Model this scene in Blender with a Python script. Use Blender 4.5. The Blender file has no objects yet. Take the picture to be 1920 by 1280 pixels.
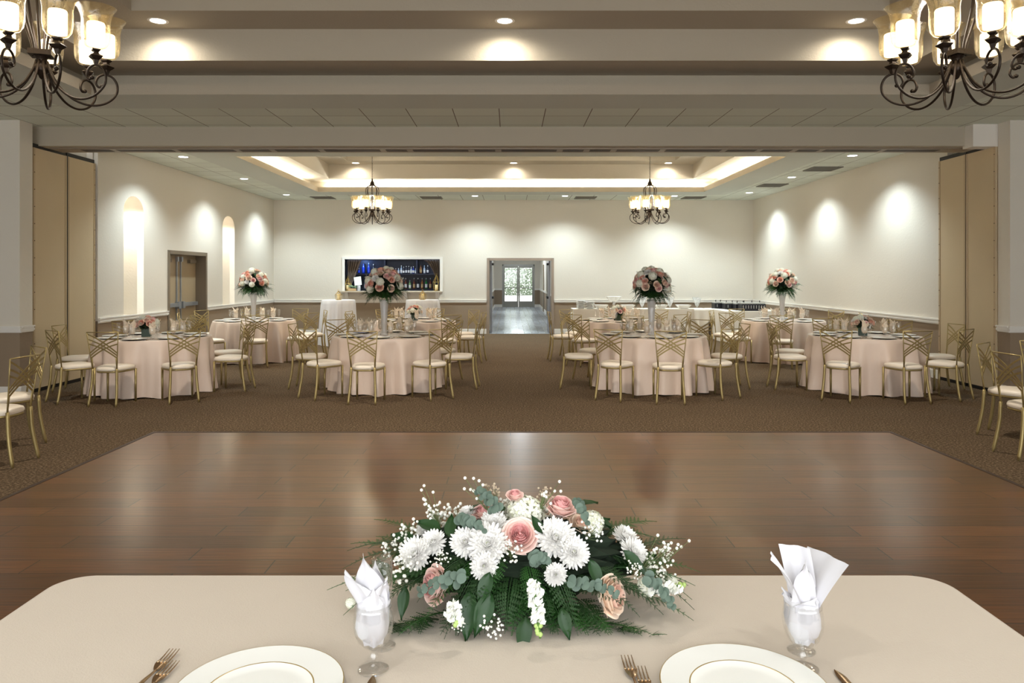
import bpy, math, random
from math import sin, cos, pi, radians, sqrt, atan2
from mathutils import Vector, Matrix
S = bpy.context.scene
COL = S.collection

# ------------------------------------------------------------ camera, world, exposure
cam_data = bpy.data.cameras.new('camera'); cam = bpy.data.objects.new('camera', cam_data); COL.objects.link(cam)
cam.location = (0, 0, 1.65); cam.rotation_euler = (pi/2, 0, 0)
cam_data.sensor_width = 36; cam_data.lens = 26.25
cam_data.shift_x = 0.0016; cam_data.shift_y = -0.0651
cam_data.clip_start = 0.05; cam_data.clip_end = 200
S.camera = cam
S.view_settings.view_transform = 'Standard'; S.view_settings.look = 'None'
S.view_settings.gamma = 1.0; S.view_settings.use_curve_mapping = False
S.view_settings.exposure = 0.68
S.cycles.max_bounces = 8; S.cycles.diffuse_bounces = 5; S.cycles.glossy_bounces = 3
S.cycles.transmission_bounces = 6; S.cycles.transparent_max_bounces = 14
S.cycles.caustics_reflective = False; S.cycles.caustics_refractive = False
S.cycles.sample_clamp_indirect = 8.0
S.cycles.use_denoising = True
W = bpy.data.worlds.new('daylight'); S.world = W; W.use_nodes = True
bg = W.node_tree.nodes['Background']; bg.inputs[0].default_value = (0.95, 0.985, 1.0, 1); bg.inputs[1].default_value = 2.9

WARM = (1.0, 0.925, 0.80); COOL = (0.81, 0.955, 1.0); NEUT = (1.0, 0.97, 0.9)
P_WASH = 120; P_TRAY = 42; P_NEAR = 60; P_HEAD = 35; E_COVE = 42; E_CANDLE = 3.2; E_DISC = 8

def spot(name, loc, power, color, size, blend, rad=0.04, tgt=None):
    l = bpy.data.lights.new(name, 'SPOT'); l.energy = power; l.color = color
    l.spot_size = radians(size); l.spot_blend = blend; l.shadow_soft_size = rad
    o = bpy.data.objects.new(name, l); COL.objects.link(o); o.location = loc
    if tgt: o.rotation_euler = (Vector(tgt)-Vector(loc)).to_track_quat('-Z', 'Y').to_euler()
    return o
def point(name, loc, power, color, rad):
    l = bpy.data.lights.new(name, 'POINT'); l.energy = power; l.color = color; l.shadow_soft_size = rad
    o = bpy.data.objects.new(name, l); COL.objects.link(o); o.location = loc
    return o

# ------------------------------------------------------------ helpers
def lin(c): return tuple(((x/255)/12.92 if x/255 <= .04045 else ((x/255+.055)/1.055)**2.4) for x in c)
def newmat(name):
    m = bpy.data.materials.new(name); m.use_nodes = True
    return m, m.node_tree.nodes, m.node_tree.links, m.node_tree.nodes['Principled BSDF']
def mat(name, rgb, rough=.6, metal=0, bump=0, bscale=60, var=0, vscale=3, sheen=0, spec=None, trans=0):
    m, N, L, b = newmat(name)
    c = lin(rgb)
    b.inputs['Base Color'].default_value = (*c, 1); b.inputs['Roughness'].default_value = rough; b.inputs['Metallic'].default_value = metal
    if sheen: b.inputs['Sheen Weight'].default_value = sheen
    if spec is not None: b.inputs['Specular IOR Level'].default_value = spec
    g = N.new('ShaderNodeNewGeometry')
    if bump:
        n = N.new('ShaderNodeTexNoise'); n.inputs['Scale'].default_value = bscale; n.inputs['Detail'].default_value = 3
        L.new(g.outputs['Position'], n.inputs['Vector'])
        u = N.new('ShaderNodeBump'); u.inputs['Strength'].default_value = bump; u.inputs['Distance'].default_value = .01
        L.new(n.outputs[0], u.inputs['Height']); L.new(u.outputs[0], b.inputs['Normal'])
    if var:
        n = N.new('ShaderNodeTexNoise'); n.inputs['Scale'].default_value = vscale
        L.new(g.outputs['Position'], n.inputs['Vector'])
        mx = N.new('ShaderNodeMix'); mx.data_type = 'RGBA'
        mx.inputs['A'].default_value = (*[x*(1-var) for x in c], 1); mx.inputs['B'].default_value = (*[min(1, x*(1+var)) for x in c], 1)
        L.new(n.outputs[0], mx.inputs['Factor']); L.new(mx.outputs['Result'], b.inputs['Base Color'])
    return m
def emit(name, rgb, k):
    m = bpy.data.materials.new(name); m.use_nodes = True; N = m.node_tree.nodes; N.clear()
    e = N.new('ShaderNodeEmission'); e.inputs[0].default_value = (*rgb, 1); e.inputs[1].default_value = k
    o = N.new('ShaderNodeOutputMaterial'); m.node_tree.links.new(e.outputs[0], o.inputs[0]); return m

class MB:
    def __init__(s): s.v = []; s.f = []; s.m = []; s.s = []
    def add(s, vs, fs, mi=0, sm=False, M=None):
        o = len(s.v)
        s.v += [tuple(M @ Vector(p)) for p in vs] if M is not None else [tuple(p) for p in vs]
        for f in fs: s.f.append(tuple(i+o for i in f)); s.m.append(mi); s.s.append(sm)
    def box(s, x0, x1, y0, y1, z0, z1, mi=0, M=None, faces='all'):
        v = [(x, y, z) for z in (z0, z1) for y in (y0, y1) for x in (x0, x1)]
        s.add(v, [(0, 2, 3, 1), (4, 5, 7, 6), (0, 1, 5, 4), (2, 6, 7, 3), (0, 4, 6, 2), (1, 3, 7, 5)], mi, False, M)
    def quad(s, a, b, c, d, mi=0): s.add([a, b, c, d], [(0, 1, 2, 3)], mi)
    def lathe(s, prof, n=24, c=(0, 0, 0), mi=0, sm=True, M=None, wob=None):
        vs = []; fs = []
        for k, (r, z) in enumerate(prof):
            for i in range(n):
                a = 2*pi*i/n; rr = r*(wob(a, z) if wob else 1)
                vs.append((c[0]+rr*cos(a), c[1]+rr*sin(a), c[2]+z))
        for k in range(len(prof)-1):
            for i in range(n):
                j = (i+1) % n
                fs.append((k*n+i, k*n+j, (k+1)*n+j, (k+1)*n+i))
        s.add(vs, fs, mi, sm, M)
    def tube(s, pts, rad, n=8, mi=0, M=None, caps=True, sm=True):
        P = [Vector(p) for p in pts]; R = rad if isinstance(rad, (list, tuple)) else [rad]*len(P)
        T = [(P[min(i+1, len(P)-1)]-P[max(i-1, 0)]).normalized() for i in range(len(P))]
        up = Vector((0, 0, 1)) if abs(T[0].z) < .9 else Vector((1, 0, 0))
        nrm = T[0].cross(up).normalized(); vs = []; fs = []
        for i, p in enumerate(P):
            nrm = (nrm - T[i]*nrm.dot(T[i])).normalized(); b = T[i].cross(nrm)
            for k in range(n):
                a = 2*pi*k/n; vs.append(p + nrm*cos(a)*R[i] + b*sin(a)*R[i])
        for i in range(len(P)-1):
            for k in range(n):
                j = (k+1) % n; fs.append((i*n+k, i*n+j, (i+1)*n+j, (i+1)*n+k))
        if caps: fs += [tuple(range(n))[::-1], tuple(range((len(P)-1)*n, len(P)*n))]
        s.add(vs, fs, mi, sm, M)
    def ribbon(s, pts, nrm, w, t, mi=0):
        P = [Vector(p) for p in pts]; nrm = Vector(nrm).normalized(); vs = []; fs = []
        for i, p in enumerate(P):
            T = (P[min(i+1, len(P)-1)]-P[max(i-1, 0)]).normalized(); b = T.cross(nrm).normalized()
            vs += [p+b*w/2+nrm*t/2, p-b*w/2+nrm*t/2, p-b*w/2-nrm*t/2, p+b*w/2-nrm*t/2]
        for i in range(len(P)-1):
            for k in range(4): j = (k+1) % 4; fs.append((4*i+k, 4*i+j, 4*i+4+j, 4*i+4+k))
        e = 4*(len(P)-1); fs += [(3, 2, 1, 0), (e, e+1, e+2, e+3)]
        s.add(vs, fs, mi)
    def ball(s, c, r, n=10, m=6, mi=0, sc=(1, 1, 1)):
        prof = [(max(1e-4, r*sin(pi*k/m)), -r*cos(pi*k/m)) for k in range(m+1)]
        M = Matrix.Translation(c) @ Matrix.Diagonal((*sc, 1)); s.lathe(prof, n, mi=mi, M=M)
    def grid(s, fn, nu, nv, mi=0, M=None, sm=True):
        vs = [fn(i/nu, j/nv) for j in range(nv+1) for i in range(nu+1)]
        fs = [(j*(nu+1)+i, j*(nu+1)+i+1, (j+1)*(nu+1)+i+1, (j+1)*(nu+1)+i) for j in range(nv) for i in range(nu)]
        s.add(vs, fs, mi, sm, M)
    def mesh(s, name, mats):
        me = bpy.data.meshes.new(name); me.from_pydata(s.v, [], s.f)
        for m in (mats if isinstance(mats, (list, tuple)) else [mats]): me.materials.append(m)
        me.polygons.foreach_set('material_index', s.m); me.polygons.foreach_set('use_smooth', s.s)
        me.update(); return me
def smooth_path(pts, sub=4):
    P = [Vector(p) for p in pts]; out = []
    for i in range(len(P)-1):
        a, b, c, d = P[max(i-1, 0)], P[i], P[i+1], P[min(i+2, len(P)-1)]
        for k in range(sub):
            t = k/sub
            out.append(.5*((2*b)+(c-a)*t+(2*a-5*b+4*c-d)*t*t+(3*b-a-3*c+d)*t**3))
    out.append(P[-1]); return out
def ob(name, me, parent=None, loc=None, rot=None, M=None, scale=None):
    o = bpy.data.objects.new(name, me); COL.objects.link(o)
    if M is not None: o.matrix_local = M
    if loc is not None: o.location = loc
    if rot is not None: o.rotation_euler = rot
    if scale is not None: o.scale = (scale,)*3 if isinstance(scale, (int, float)) else scale
    if parent is not None: o.parent = parent
    return o
def tag(o, label, cat, group=None):
    o['label'] = label; o['category'] = cat
    if group: o['group'] = group
    return o
def root(name, label, cat, loc=(0, 0, 0), rz=0, group=None, scale=1):
    o = bpy.data.objects.new(name, None); COL.objects.link(o); o.location = loc; o.rotation_euler = (0, 0, rz); o.scale = (scale,)*3
    return tag(o, label, cat, group)
def struct(name, mb, mats, parent=None, **k):
    o = ob(name, mb.mesh(name, mats), parent, **k)
    if parent is None: o['kind'] = 'structure'
    return o
def plate(name, outer, holes, thick, M, mats):
    """flat plate in local XY with holes, extruded by thick, placed by M"""
    cu = bpy.data.curves.new(name, 'CURVE'); cu.dimensions = '2D'; cu.fill_mode = 'BOTH'; cu.extrude = thick/2
    for poly in [outer]+holes:
        sp = cu.splines.new('POLY'); sp.points.add(len(poly)-1); sp.use_cyclic_u = True
        for p, q in zip(sp.points, poly): p.co = (q[0], q[1], 0, 1)
    t = bpy.data.objects.new('t', cu); COL.objects.link(t)
    dg = bpy.context.evaluated_depsgraph_get(); me = bpy.data.meshes.new_from_object(t.evaluated_get(dg)); me.name = name
    bpy.data.objects.remove(t); bpy.data.curves.remove(cu)
    me.transform(M); me.materials.clear()
    for m in mats: me.materials.append(m)
    return me

# ------------------------------------------------------------ materials
def wall_mat():
    m, N, L, b = newmat('two tone wall paint')
    g = N.new('ShaderNodeNewGeometry'); sx = N.new('ShaderNodeSeparateXYZ'); L.new(g.outputs['Position'], sx.inputs[0])
    mt = N.new('ShaderNodeMath'); mt.operation = 'GREATER_THAN'; mt.inputs[1].default_value = .905; L.new(sx.outputs['Z'], mt.inputs[0])
    mx = N.new('ShaderNodeMix'); mx.data_type = 'RGBA'
    mx.inputs['A'].default_value = (*lin((150, 131, 110)), 1); mx.inputs['B'].default_value = (*lin((222, 215, 203)), 1)
    L.new(mt.outputs[0], mx.inputs['Factor']); L.new(mx.outputs['Result'], b.inputs['Base Color'])
    b.inputs['Roughness'].default_value = .75
    n = N.new('ShaderNodeTexNoise'); n.inputs['Scale'].default_value = 28; n.inputs['Detail'].default_value = 4
    L.new(g.outputs['Position'], n.inputs['Vector'])
    u = N.new('ShaderNodeBump'); u.inputs['Strength'].default_value = .22; u.inputs['Distance'].default_value = .01
    L.new(n.outputs[0], u.inputs['Height']); L.new(u.outputs[0], b.inputs['Normal'])
    return m
def carpet_mat():
    m, N, L, b = newmat('brown speckled carpet')
    g = N.new('ShaderNodeNewGeometry')
    n1 = N.new('ShaderNodeTexNoise'); n1.inputs['Scale'].default_value = 52; n1.inputs['Detail'].default_value = 5; n1.inputs['Roughness'].default_value = .7
    n2 = N.new('ShaderNodeTexNoise'); n2.inputs['Scale'].default_value = 1.2
    L.new(g.outputs['Position'], n1.inputs['Vector']); L.new(g.outputs['Position'], n2.inputs['Vector'])
    r = N.new('ShaderNodeValToRGB'); e = r.color_ramp.elements
    e[0].position = .36; e[0].color = (*lin((60, 50, 38)), 1); e[1].position = .66; e[1].color = (*lin((156, 134, 108)), 1)
    k = e.new(.5); k.color = (*lin((103, 84, 64)), 1)
    L.new(n1.outputs[0], r.inputs[0])
    mx = N.new('ShaderNodeMix'); mx.data_type = 'RGBA'; mx.blend_type = 'MULTIPLY'; mx.inputs['Factor'].default_value = .25
    L.new(r.outputs[0], mx.inputs['A']); L.new(n2.outputs[0], mx.inputs['B']); L.new(mx.outputs['Result'], b.inputs['Base Color'])
    b.inputs['Roughness'].default_value = .95; b.inputs['Specular IOR Level'].default_value = .1
    u = N.new('ShaderNodeBump'); u.inputs['Strength'].default_value = .6; u.inputs['Distance'].default_value = .01
    L.new(n1.outputs[0], u.inputs['Height']); L.new(u.outputs[0], b.inputs['Normal'])
    return m
def plank_mat(name, row, length, c1, c2, mortar, rough, vertical=False, strips=True, msize=.004, coat=0):
    m, N, L, b = newmat(name)
    g = N.new('ShaderNodeNewGeometry'); mp = N.new('ShaderNodeMapping'); L.new(g.outputs['Position'], mp.inputs[0])
    if vertical: mp.inputs['Rotation'].default_value = (0, 0, pi/2)
    br = N.new('ShaderNodeTexBrick'); br.inputs['Scale'].default_value = 1; br.inputs['Row Height'].default_value = row
    br.inputs['Brick Width'].default_value = length; br.inputs['Mortar Size'].default_value = msize; br.offset = .37; br.offset_frequency = 2
    br.inputs['Color1'].default_value = (*lin(c1), 1); br.inputs['Color2'].default_value = (*lin(c2), 1); br.inputs['Mortar'].default_value = (*lin(mortar), 1)
    L.new(mp.outputs[0], br.inputs['Vector'])
    m2 = N.new('ShaderNodeMapping'); m2.inputs['Scale'].default_value = (2.6, 80, 1) if not vertical else (20, 2, 1); L.new(g.outputs['Position'], m2.inputs[0])
    n = N.new('ShaderNodeTexNoise'); n.inputs['Scale'].default_value = 1; n.inputs['Detail'].default_value = 5; L.new(m2.outputs[0], n.inputs['Vector'])
    r = N.new('ShaderNodeValToRGB'); r.color_ramp.elements[0].position = .3; r.color_ramp.elements[0].color = (.45, .45, .45, 1); r.color_ramp.elements[1].position = .7; r.color_ramp.elements[1].color = (1.25, 1.2, 1.1, 1)
    L.new(n.outputs[0], r.inputs[0])
    mx = N.new('ShaderNodeMix'); mx.data_type = 'RGBA'; mx.blend_type = 'MULTIPLY'; mx.inputs['Factor'].default_value = .8 if strips else .3
    L.new(br.outputs[0], mx.inputs['A']); L.new(r.outputs[0], mx.inputs['B']); L.new(mx.outputs['Result'], b.inputs['Base Color'])
    b.inputs['Roughness'].default_value = rough
    if coat: b.inputs['Coat Weight'].default_value = coat; b.inputs['Coat Roughness'].default_value = .16
    u = N.new('ShaderNodeBump'); u.inputs['Strength'].default_value = .25; u.inputs['Distance'].default_value = .004
    ad = N.new('ShaderNodeMath'); ad.operation = 'MULTIPLY_ADD'; ad.inputs[1].default_value = -1.5
    L.new(br.outputs['Fac'], ad.inputs[0]); L.new(n.outputs[0], ad.inputs[2])
    L.new(ad.outputs[0], u.inputs['Height']); L.new(u.outputs[0], b.inputs['Normal'])
    return m
def tile_mat():
    m, N, L, b = newmat('ceiling tile grid')
    g = N.new('ShaderNodeNewGeometry'); mp = N.new('ShaderNodeMapping'); L.new(g.outputs['Position'], mp.inputs[0])
    mp.inputs['Location'].default_value = (.143, -.42, 0)
    br = N.new('ShaderNodeTexBrick'); br.offset = 0; br.inputs['Scale'].default_value = 1; br.inputs['Row Height'].default_value = .588; br.inputs['Brick Width'].default_value = .588
    br.inputs['Mortar Size'].default_value = .006; br.inputs['Color1'].default_value = (*lin((226, 232, 222)), 1); br.inputs['Color2'].default_value = (*lin((216, 222, 212)), 1)
    br.inputs['Mortar'].default_value = (*lin((120, 112, 100)), 1)
    L.new(mp.outputs[0], br.inputs['Vector']); L.new(br.outputs[0], b.inputs['Base Color']); b.inputs['Roughness'].default_value = .9
    n = N.new('ShaderNodeTexNoise'); n.inputs['Scale'].default_value = 120; L.new(g.outputs['Position'], n.inputs['Vector'])
    u = N.new('ShaderNodeBump'); u.inputs['Strength'].default_value = .3; u.inputs['Distance'].default_value = .004
    L.new(n.outputs[0], u.inputs['Height']); L.new(u.outputs[0], b.inputs['Normal'])
    return m
def glass_mat(name, tint, refl=.12, body=.0, bodycol=(1, 1, 1), rough=.02, crackle=0, milky=False):
    """thin glass: see-through with fresnel reflection, denser at the edges"""
    m = bpy.data.materials.new(name); m.use_nodes = True; N = m.node_tree.nodes; L = m.node_tree.links; N.clear()
    out = N.new('ShaderNodeOutputMaterial'); t = N.new('ShaderNodeBsdfTransparent'); t.inputs[0].default_value = (*tint, 1)
    gl = N.new('ShaderNodeBsdfGlossy'); gl.inputs['Roughness'].default_value = rough; gl.inputs[0].default_value = (1, 1, 1, 1)
    lw = N.new('ShaderNodeLayerWeight'); lw.inputs[0].default_value = .2
    ad = N.new('ShaderNodeMath'); ad.operation = 'MULTIPLY_ADD'; ad.inputs[1].default_value = .38; ad.inputs[2].default_value = refl*.4; L.new(lw.outputs['Facing'], ad.inputs[0])
    cl = N.new('ShaderNodeMath'); cl.operation = 'MINIMUM'; cl.inputs[1].default_value = .8; L.new(ad.outputs[0], cl.inputs[0])
    mx = N.new('ShaderNodeMixShader'); L.new(cl.outputs[0], mx.inputs[0])
    if body or crackle:
        tr = N.new('ShaderNodeBsdfDiffuse' if milky else 'ShaderNodeBsdfTranslucent'); tr.inputs[0].default_value = (*bodycol, 1)
        m2 = N.new('ShaderNodeMixShader'); m2.inputs[0].default_value = body; L.new(t.outputs[0], m2.inputs[1]); L.new(tr.outputs[0], m2.inputs[2])
        if crackle:
            v = N.new('ShaderNodeTexVoronoi'); v.feature = 'DISTANCE_TO_EDGE'; v.inputs['Scale'].default_value = crackle
            g = N.new('ShaderNodeTexCoord'); nz = N.new('ShaderNodeTexNoise'); nz.inputs['Scale'].default_value = crackle*.7
            L.new(g.outputs['Object'], nz.inputs['Vector'])
            va = N.new('ShaderNodeVectorMath'); va.operation = 'MULTIPLY_ADD'; va.inputs[1].default_value = (.05, .05, .05); L.new(nz.outputs['Color'], va.inputs[0]); L.new(g.outputs['Object'], va.inputs[2])
            L.new(va.outputs[0], v.inputs['Vector'])
            r = N.new('ShaderNodeValToRGB'); r.color_ramp.elements[0].position = 0; r.color_ramp.elements[0].color = (.2, .2, .2, 1); r.color_ramp.elements[1].position = .06; r.color_ramp.elements[1].color = (body, body, body, 1)
            L.new(v.outputs['Distance'], r.inputs[0]); L.new(r.outputs[0], m2.inputs[0])
            u = N.new('ShaderNodeBump'); u.inputs['Strength'].default_value = .5; u.inputs['Distance'].default_value = .003; L.new(v.outputs['Distance'], u.inputs['Height']); L.new(u.outputs[0], gl.inputs['Normal'])
        L.new(m2.outputs[0], mx.inputs[1])
    else: L.new(t.outputs[0], mx.inputs[1])
    L.new(gl.outputs[0], mx.inputs[2]); L.new(mx.outputs[0], out.inputs[0]); return m

M_wall = wall_mat(); M_carpet = carpet_mat(); M_tile = tile_mat()
M_floorwood = plank_mat('polished dance floor planks', .195, 1.35, (116, 72, 37), (90, 56, 28), (28, 18, 12), .3, coat=.3)
M_hall = plank_mat('grey hallway floor tiles', .2, .9, (178, 186, 198), (164, 172, 186), (104, 110, 120), .22, vertical=True, strips=False, msize=.006)
M_gyp = mat('painted gypsum ceiling', (208, 212, 204), .8, bump=.15, bscale=60)
M_tray = mat('beige tray paint', (182, 172, 154), .8, bump=.3, bscale=40)
M_white = mat('white gloss trim', (236, 232, 226), .4)
M_beam = mat('beam paint', (184, 174, 156), .8, bump=.15, bscale=50)
M_pillar_hi = M_wall
M_brownmetal = mat('brown painted door metal', (122, 108, 90), .5)
M_doorleaf = mat('taupe door leaf', (160, 142, 114), .5, var=.08, vscale=.8)
M_steel = mat('brushed steel', (170, 175, 182), .35, .8)
M_black = mat('black rubber', (20, 18, 18), .6)
M_partition = mat('beige vinyl partition', (208, 188, 154), .7, bump=.15, bscale=90, var=.06, vscale=1.5)
M_parttrim = mat('partition edge trim', (190, 166, 132), .5)
M_track = mat('track metal', (150, 136, 120), .5, .4)
M_slot = mat('track slot shadow gap', (70, 60, 52), .7)
M_gold = mat('champagne gold metal', (174, 154, 104), .4, .6, bump=.05, bscale=30)
M_seat = mat('cream vinyl seat', (246, 232, 214), .4)
M_blush = mat('blush satin cloth', (232, 210, 194), .36, sheen=.2, bump=.08, bscale=200)
M_headcloth = mat('cream pink tablecloth', (208, 195, 182), .75, bump=.12, bscale=260, var=.02, vscale=6)
M_ivory = mat('ivory linen', (238, 228, 210), .7, bump=.1, bscale=150)
M_sheer = mat('white sheer drape', (232, 230, 232), .6)
M_buffet = mat('white buffet cloth', (236, 228, 216), .7)
M_napcream = mat('cream satin napkin', (244, 228, 206), .5, sheen=.3)
M_napwhite = mat('white napkin', (214, 212, 218), .6, sheen=.2)
M_china = mat('white china', (240, 238, 234), .15)
M_chargerw = mat('white lacquered charger', (240, 239, 236), .25)
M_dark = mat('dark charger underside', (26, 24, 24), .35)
M_goldleaf = mat('gold leaf rim', (206, 180, 120), .35, .7)
M_glass = glass_mat('clear goblet glass', (.985, .985, .985), .15)
M_vaseglass = glass_mat('frosted trumpet vase glass', (.95, .95, .96), .25, body=.34, bodycol=(1, 1, 1), rough=.1, milky=True)
M_cone = glass_mat('clear cone vase glass', (.95, .96, .97), .2, body=.10, bodycol=(1, 1, 1), rough=.05, milky=True)
M_shade = glass_mat('amber crackle glass', (1.0, .90, .66), .12, body=.035, bodycol=(1, .86, .6), rough=.05, crackle=55)
M_pane = glass_mat('window pane', (.97, .98, .98), .1)
M_bronze = mat('bronzed iron', (48, 38, 30), .42, .7, bump=.2, bscale=80)
M_candle = emit('glowing candle glass', (1.0, .86, .66), E_CANDLE)
M_disc = emit('downlight lens warm', WARM, E_DISC)
M_disccool = emit('downlight lens cool', (.9, .97, 1.0), E_DISC)
M_tube = emit('fluorescent tube', (1.0, .99, .88), E_COVE)
M_cutlery = mat('champagne cutlery', (200, 172, 140), .22, 1)
M_vent = mat('grey vent grille', (120, 116, 108), .6)

# ============================================================ THE ROOM
CZ = 3.74
LX, RX, BY = -6.63, 6.79, 20.9
mb = MB(); mb.box(-8.3, 8.3, -2.8, BY, -.1, 0); struct('floor', mb, M_carpet)
mb = MB(); mb.box(-3.69, 3.94, 2.2, 7.76, 0, .012)
fl = tag(ob('dance_floor', mb.mesh('dance_floor', M_floorwood)), 'polished brown plank dance floor laid over the carpet in front of the head table', 'dance floor')
mb = MB()
for (x0, x1, y0, y1) in ((-3.73, -3.69, 2.2, 7.80), (3.94, 3.98, 2.2, 7.80), (-3.69, 3.94, 7.76, 7.80)): mb.box(x0, x1, y0, y1, 0, .014)
ob('edge_strip', mb.mesh('edge_strip', mat('dark edge strip', (60, 42, 30), .5)), fl)

# ceiling: tile field, gypsum borders
def frame_quads(mb, o, i, z, mi=0):
    (a0, a1, b0, b1), (c0, c1, d0, d1) = o, i
    for (x0, x1, y0, y1) in ((a0, a1, b0, d0), (a0, a1, d1, b1), (a0, c0, d0, d1), (c1, a1, d0, d1)):
        if x1 > x0 and y1 > y0: mb.quad((x0, y0, z), (x0, y1, z), (x1, y1, z), (x1, y0, z), mi)
NT = (-4.86, 4.86, 3.06, 8.66); FT = (-4.85, 4.88, 13.2, 18.82)
def grow(r, d): return (r[0]-d, r[1]+d, r[2]-d, r[3]+d)
mb = MB()
frame_quads(mb, (-8.1, 8.1, -2.6, 10.56), grow(NT, .73), CZ, 0); frame_quads(mb, grow(NT, .73), NT, CZ, 1)
frame_quads(mb, (LX-.1, RX+.1, 11.12, BY+.05), grow(FT, .73), CZ, 0); frame_quads(mb, grow(FT, .73), FT, CZ, 1)
struct('ceiling', mb, [M_tile, M_gyp])
def tray(name, R):
    mb = MB()
    def ring(o0, z0, o1, z1, mi=0):
        a = grow(R, o0); b = grow(R, o1)
        A = [(a[0], a[2], z0), (a[1], a[2], z0), (a[1], a[3], z0), (a[0], a[3], z0)]; B = [(b[0], b[2], z1), (b[1], b[2], z1), (b[1], b[3], z1), (b[0], b[3], z1)]
        for i in range(4): j = (i+1) % 4; mb.quad(A[i], A[j], B[j], B[i], mi)
    ring(0, CZ, 0, 3.862); ring(0, 3.862, .04, 3.862); ring(.04, 3.862, .04, 3.77); ring(.04, 3.77, .26, 3.77); ring(.26, 3.77, .26, 4.03)
    ring(.26, 4.03, -.36, 4.03); ring(-.36, 4.03, -.36, 4.38); ring(-.36, 4.38, -.94, 4.38); ring(-.94, 4.38, -.94, 4.72)
    g = grow(R, -.94); mb.quad((g[0], g[2], 4.72), (g[1], g[2], 4.72), (g[1], g[3], 4.72), (g[0], g[3], 4.72))
    struct(name, mb, M_tray)
tray('ceiling_tray', NT); tray('ceiling_tray', FT)

# header beam with partition track
mb = MB(); mb.box(-6.95, 6.95, 10.55, 11.13, 3.47, 4.0); struct('ceiling_beam', mb, M_beam)
mb = MB(); mb.box(-6.6, 6.6, 10.70, 10.98, 3.452, 3.4695)
trk = ob('partition_track', mb.mesh('partition_track', M_track)); tag(trk, 'long metal partition track fixed under the beam across the room', 'track')
sb = MB(); random.seed(3); x = -6.2
while x < 6.1:
    w = random.choice([.3, .42, .62, .3, .8]); sb.box(x, min(x+w, 6.2), 10.76, 10.92, 3.4485, 3.452); x += w+.09
ob('track_slots', sb.mesh('track_slots', M_slot), trk)
mb = MB(); mb.box(6.42, 6.80, 10.36, 10.6, 3.43, CZ); struct('trim_1', mb, mat('white soffit box', (232, 226, 218), .7))

# near room shell
mb = MB(); mb.box(-8.3, -8.1, -2.8, 10.1, 0, CZ+.1); struct('wall_near_left', mb, M_wall)
mb = MB(); mb.box(8.1, 8.3, -2.8, 10.1, 0, CZ+.1); struct('wall_near_right', mb, M_wall)
struct('wall_rear', MB(), M_wall) if False else None
me = plate('wall_rear', [(-8.3, 0), (8.3, 0), (8.3, CZ+.1), (-8.3, CZ+.1)], [[(-7.4, .5), (7.4, .5), (7.4, 3.3), (-7.4, 3.3)]], .2, Matrix.Translation((0, -2.7, 0)) @ Matrix.Rotation(pi/2, 4, 'X'), [M_wall])  # wide unseen opening added so world light fills the room from behind
o = ob('wall_rear', me); o['kind'] = 'structure'
# pillars that frame the opening and the pockets behind them
mb = MB(); mb.box(-8.3, -6.63, 10.09, 10.36, 0, CZ); struct('wall_pier_left', mb, M_wall)
mb = MB(); mb.box(6.76, 8.3, 10.1, 10.35, 0, CZ); struct('wall_pier_right', mb, M_wall)
mb = MB(); mb.box(-7.1, -6.80, 10.36, 12.1, 0, CZ); mb.box(-6.82, -6.70, 11.98, 12.1, 0, CZ); struct('wall_pocket_left', mb, M_wall)
mb = MB(); mb.box(6.86, 7.1, 10.35, 11.85, 0, CZ); mb.box(6.80, 6.90, 11.74, 11.85, 0, CZ); struct('wall_pocket_right', mb, M_wall)

# far left wall with two arched niches and a door opening (local x = world y)
ML = Matrix(((0, 0, 1, LX-.06), (1, 0, 0, 0), (0, 1, 0, 0), (0, 0, 0, 1)))
def arch(y0, y1, z0, zs, za, n=20):
    c = (y0+y1)/2; r = (y1-y0)/2
    return [(y0, z0), (y1, z0)] + [(c+r*cos(pi*k/n), zs+(za-zs)*sin(pi*k/n)) for k in range(n+1)]
niches = [(12.8, 13.5), (17.2, 17.95)]
holes = [arch(a, b, .93, 2.76, 3.03) for a, b in niches]
DL0, DL1, DZ = 14.50, 16.24, 2.07
me = plate('wall_left', [(12.0, 0), (DL0, 0), (DL0, DZ), (DL1, DZ), (DL1, 0), (BY+.1, 0), (BY+.1, CZ+.02), (12.0, CZ+.02)], holes, .12, ML, [M_wall])
wl = ob('wall_left', me); wl['kind'] = 'structure'
for (a, b) in niches:
    mb = MB(); pr = arch(a, b, .93, 2.76, 3.03); n = len(pr); x0, x1 = LX-.119, LX-.40
    for i in range(n): 
        p, q = pr[i], pr[(i+1) % n]
        mb.add([(x0, *p), (x0, *q), (x1, *q), (x1, *p)], [(0, 1, 2, 3)], 0, False)
    mb.add([(x1, *p) for p in pr], [tuple(range(n))])
    ob('niche_lining', mb.mesh('niche_lining', M_wall), wl)
    spot('niche_lamp', (LX-.2, (a+b)/2, 2.93), 36, (1, .93, .82), 150, .8, .05)
# right wall
mb = MB(); mb.box(RX, RX+.15, 11.6, BY+.1, 0, CZ+.02); struct('wall_right', mb, M_wall)
# back wall with doorway and bar opening
MBk = Matrix.Translation((0, BY+.075, 0)) @ Matrix.Rotation(pi/2, 4, 'X')
DB0, DB1, DBZ = -.60, 1.16, 2.06
me = plate('wall_back', [(LX-.2, 0), (DB0, 0), (DB0, DBZ), (DB1, DBZ), (DB1, 0), (RX+.2, 0), (RX+.2, CZ+.02), (LX-.2, CZ+.02)], [[(-4.63, 1.2), (-1.97, 1.2), (-1.97, 2.085), (-4.63, 2.085)]], .15, MBk, [M_wall])
o = ob('wall_back', me); o['kind'] = 'structure'

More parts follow.
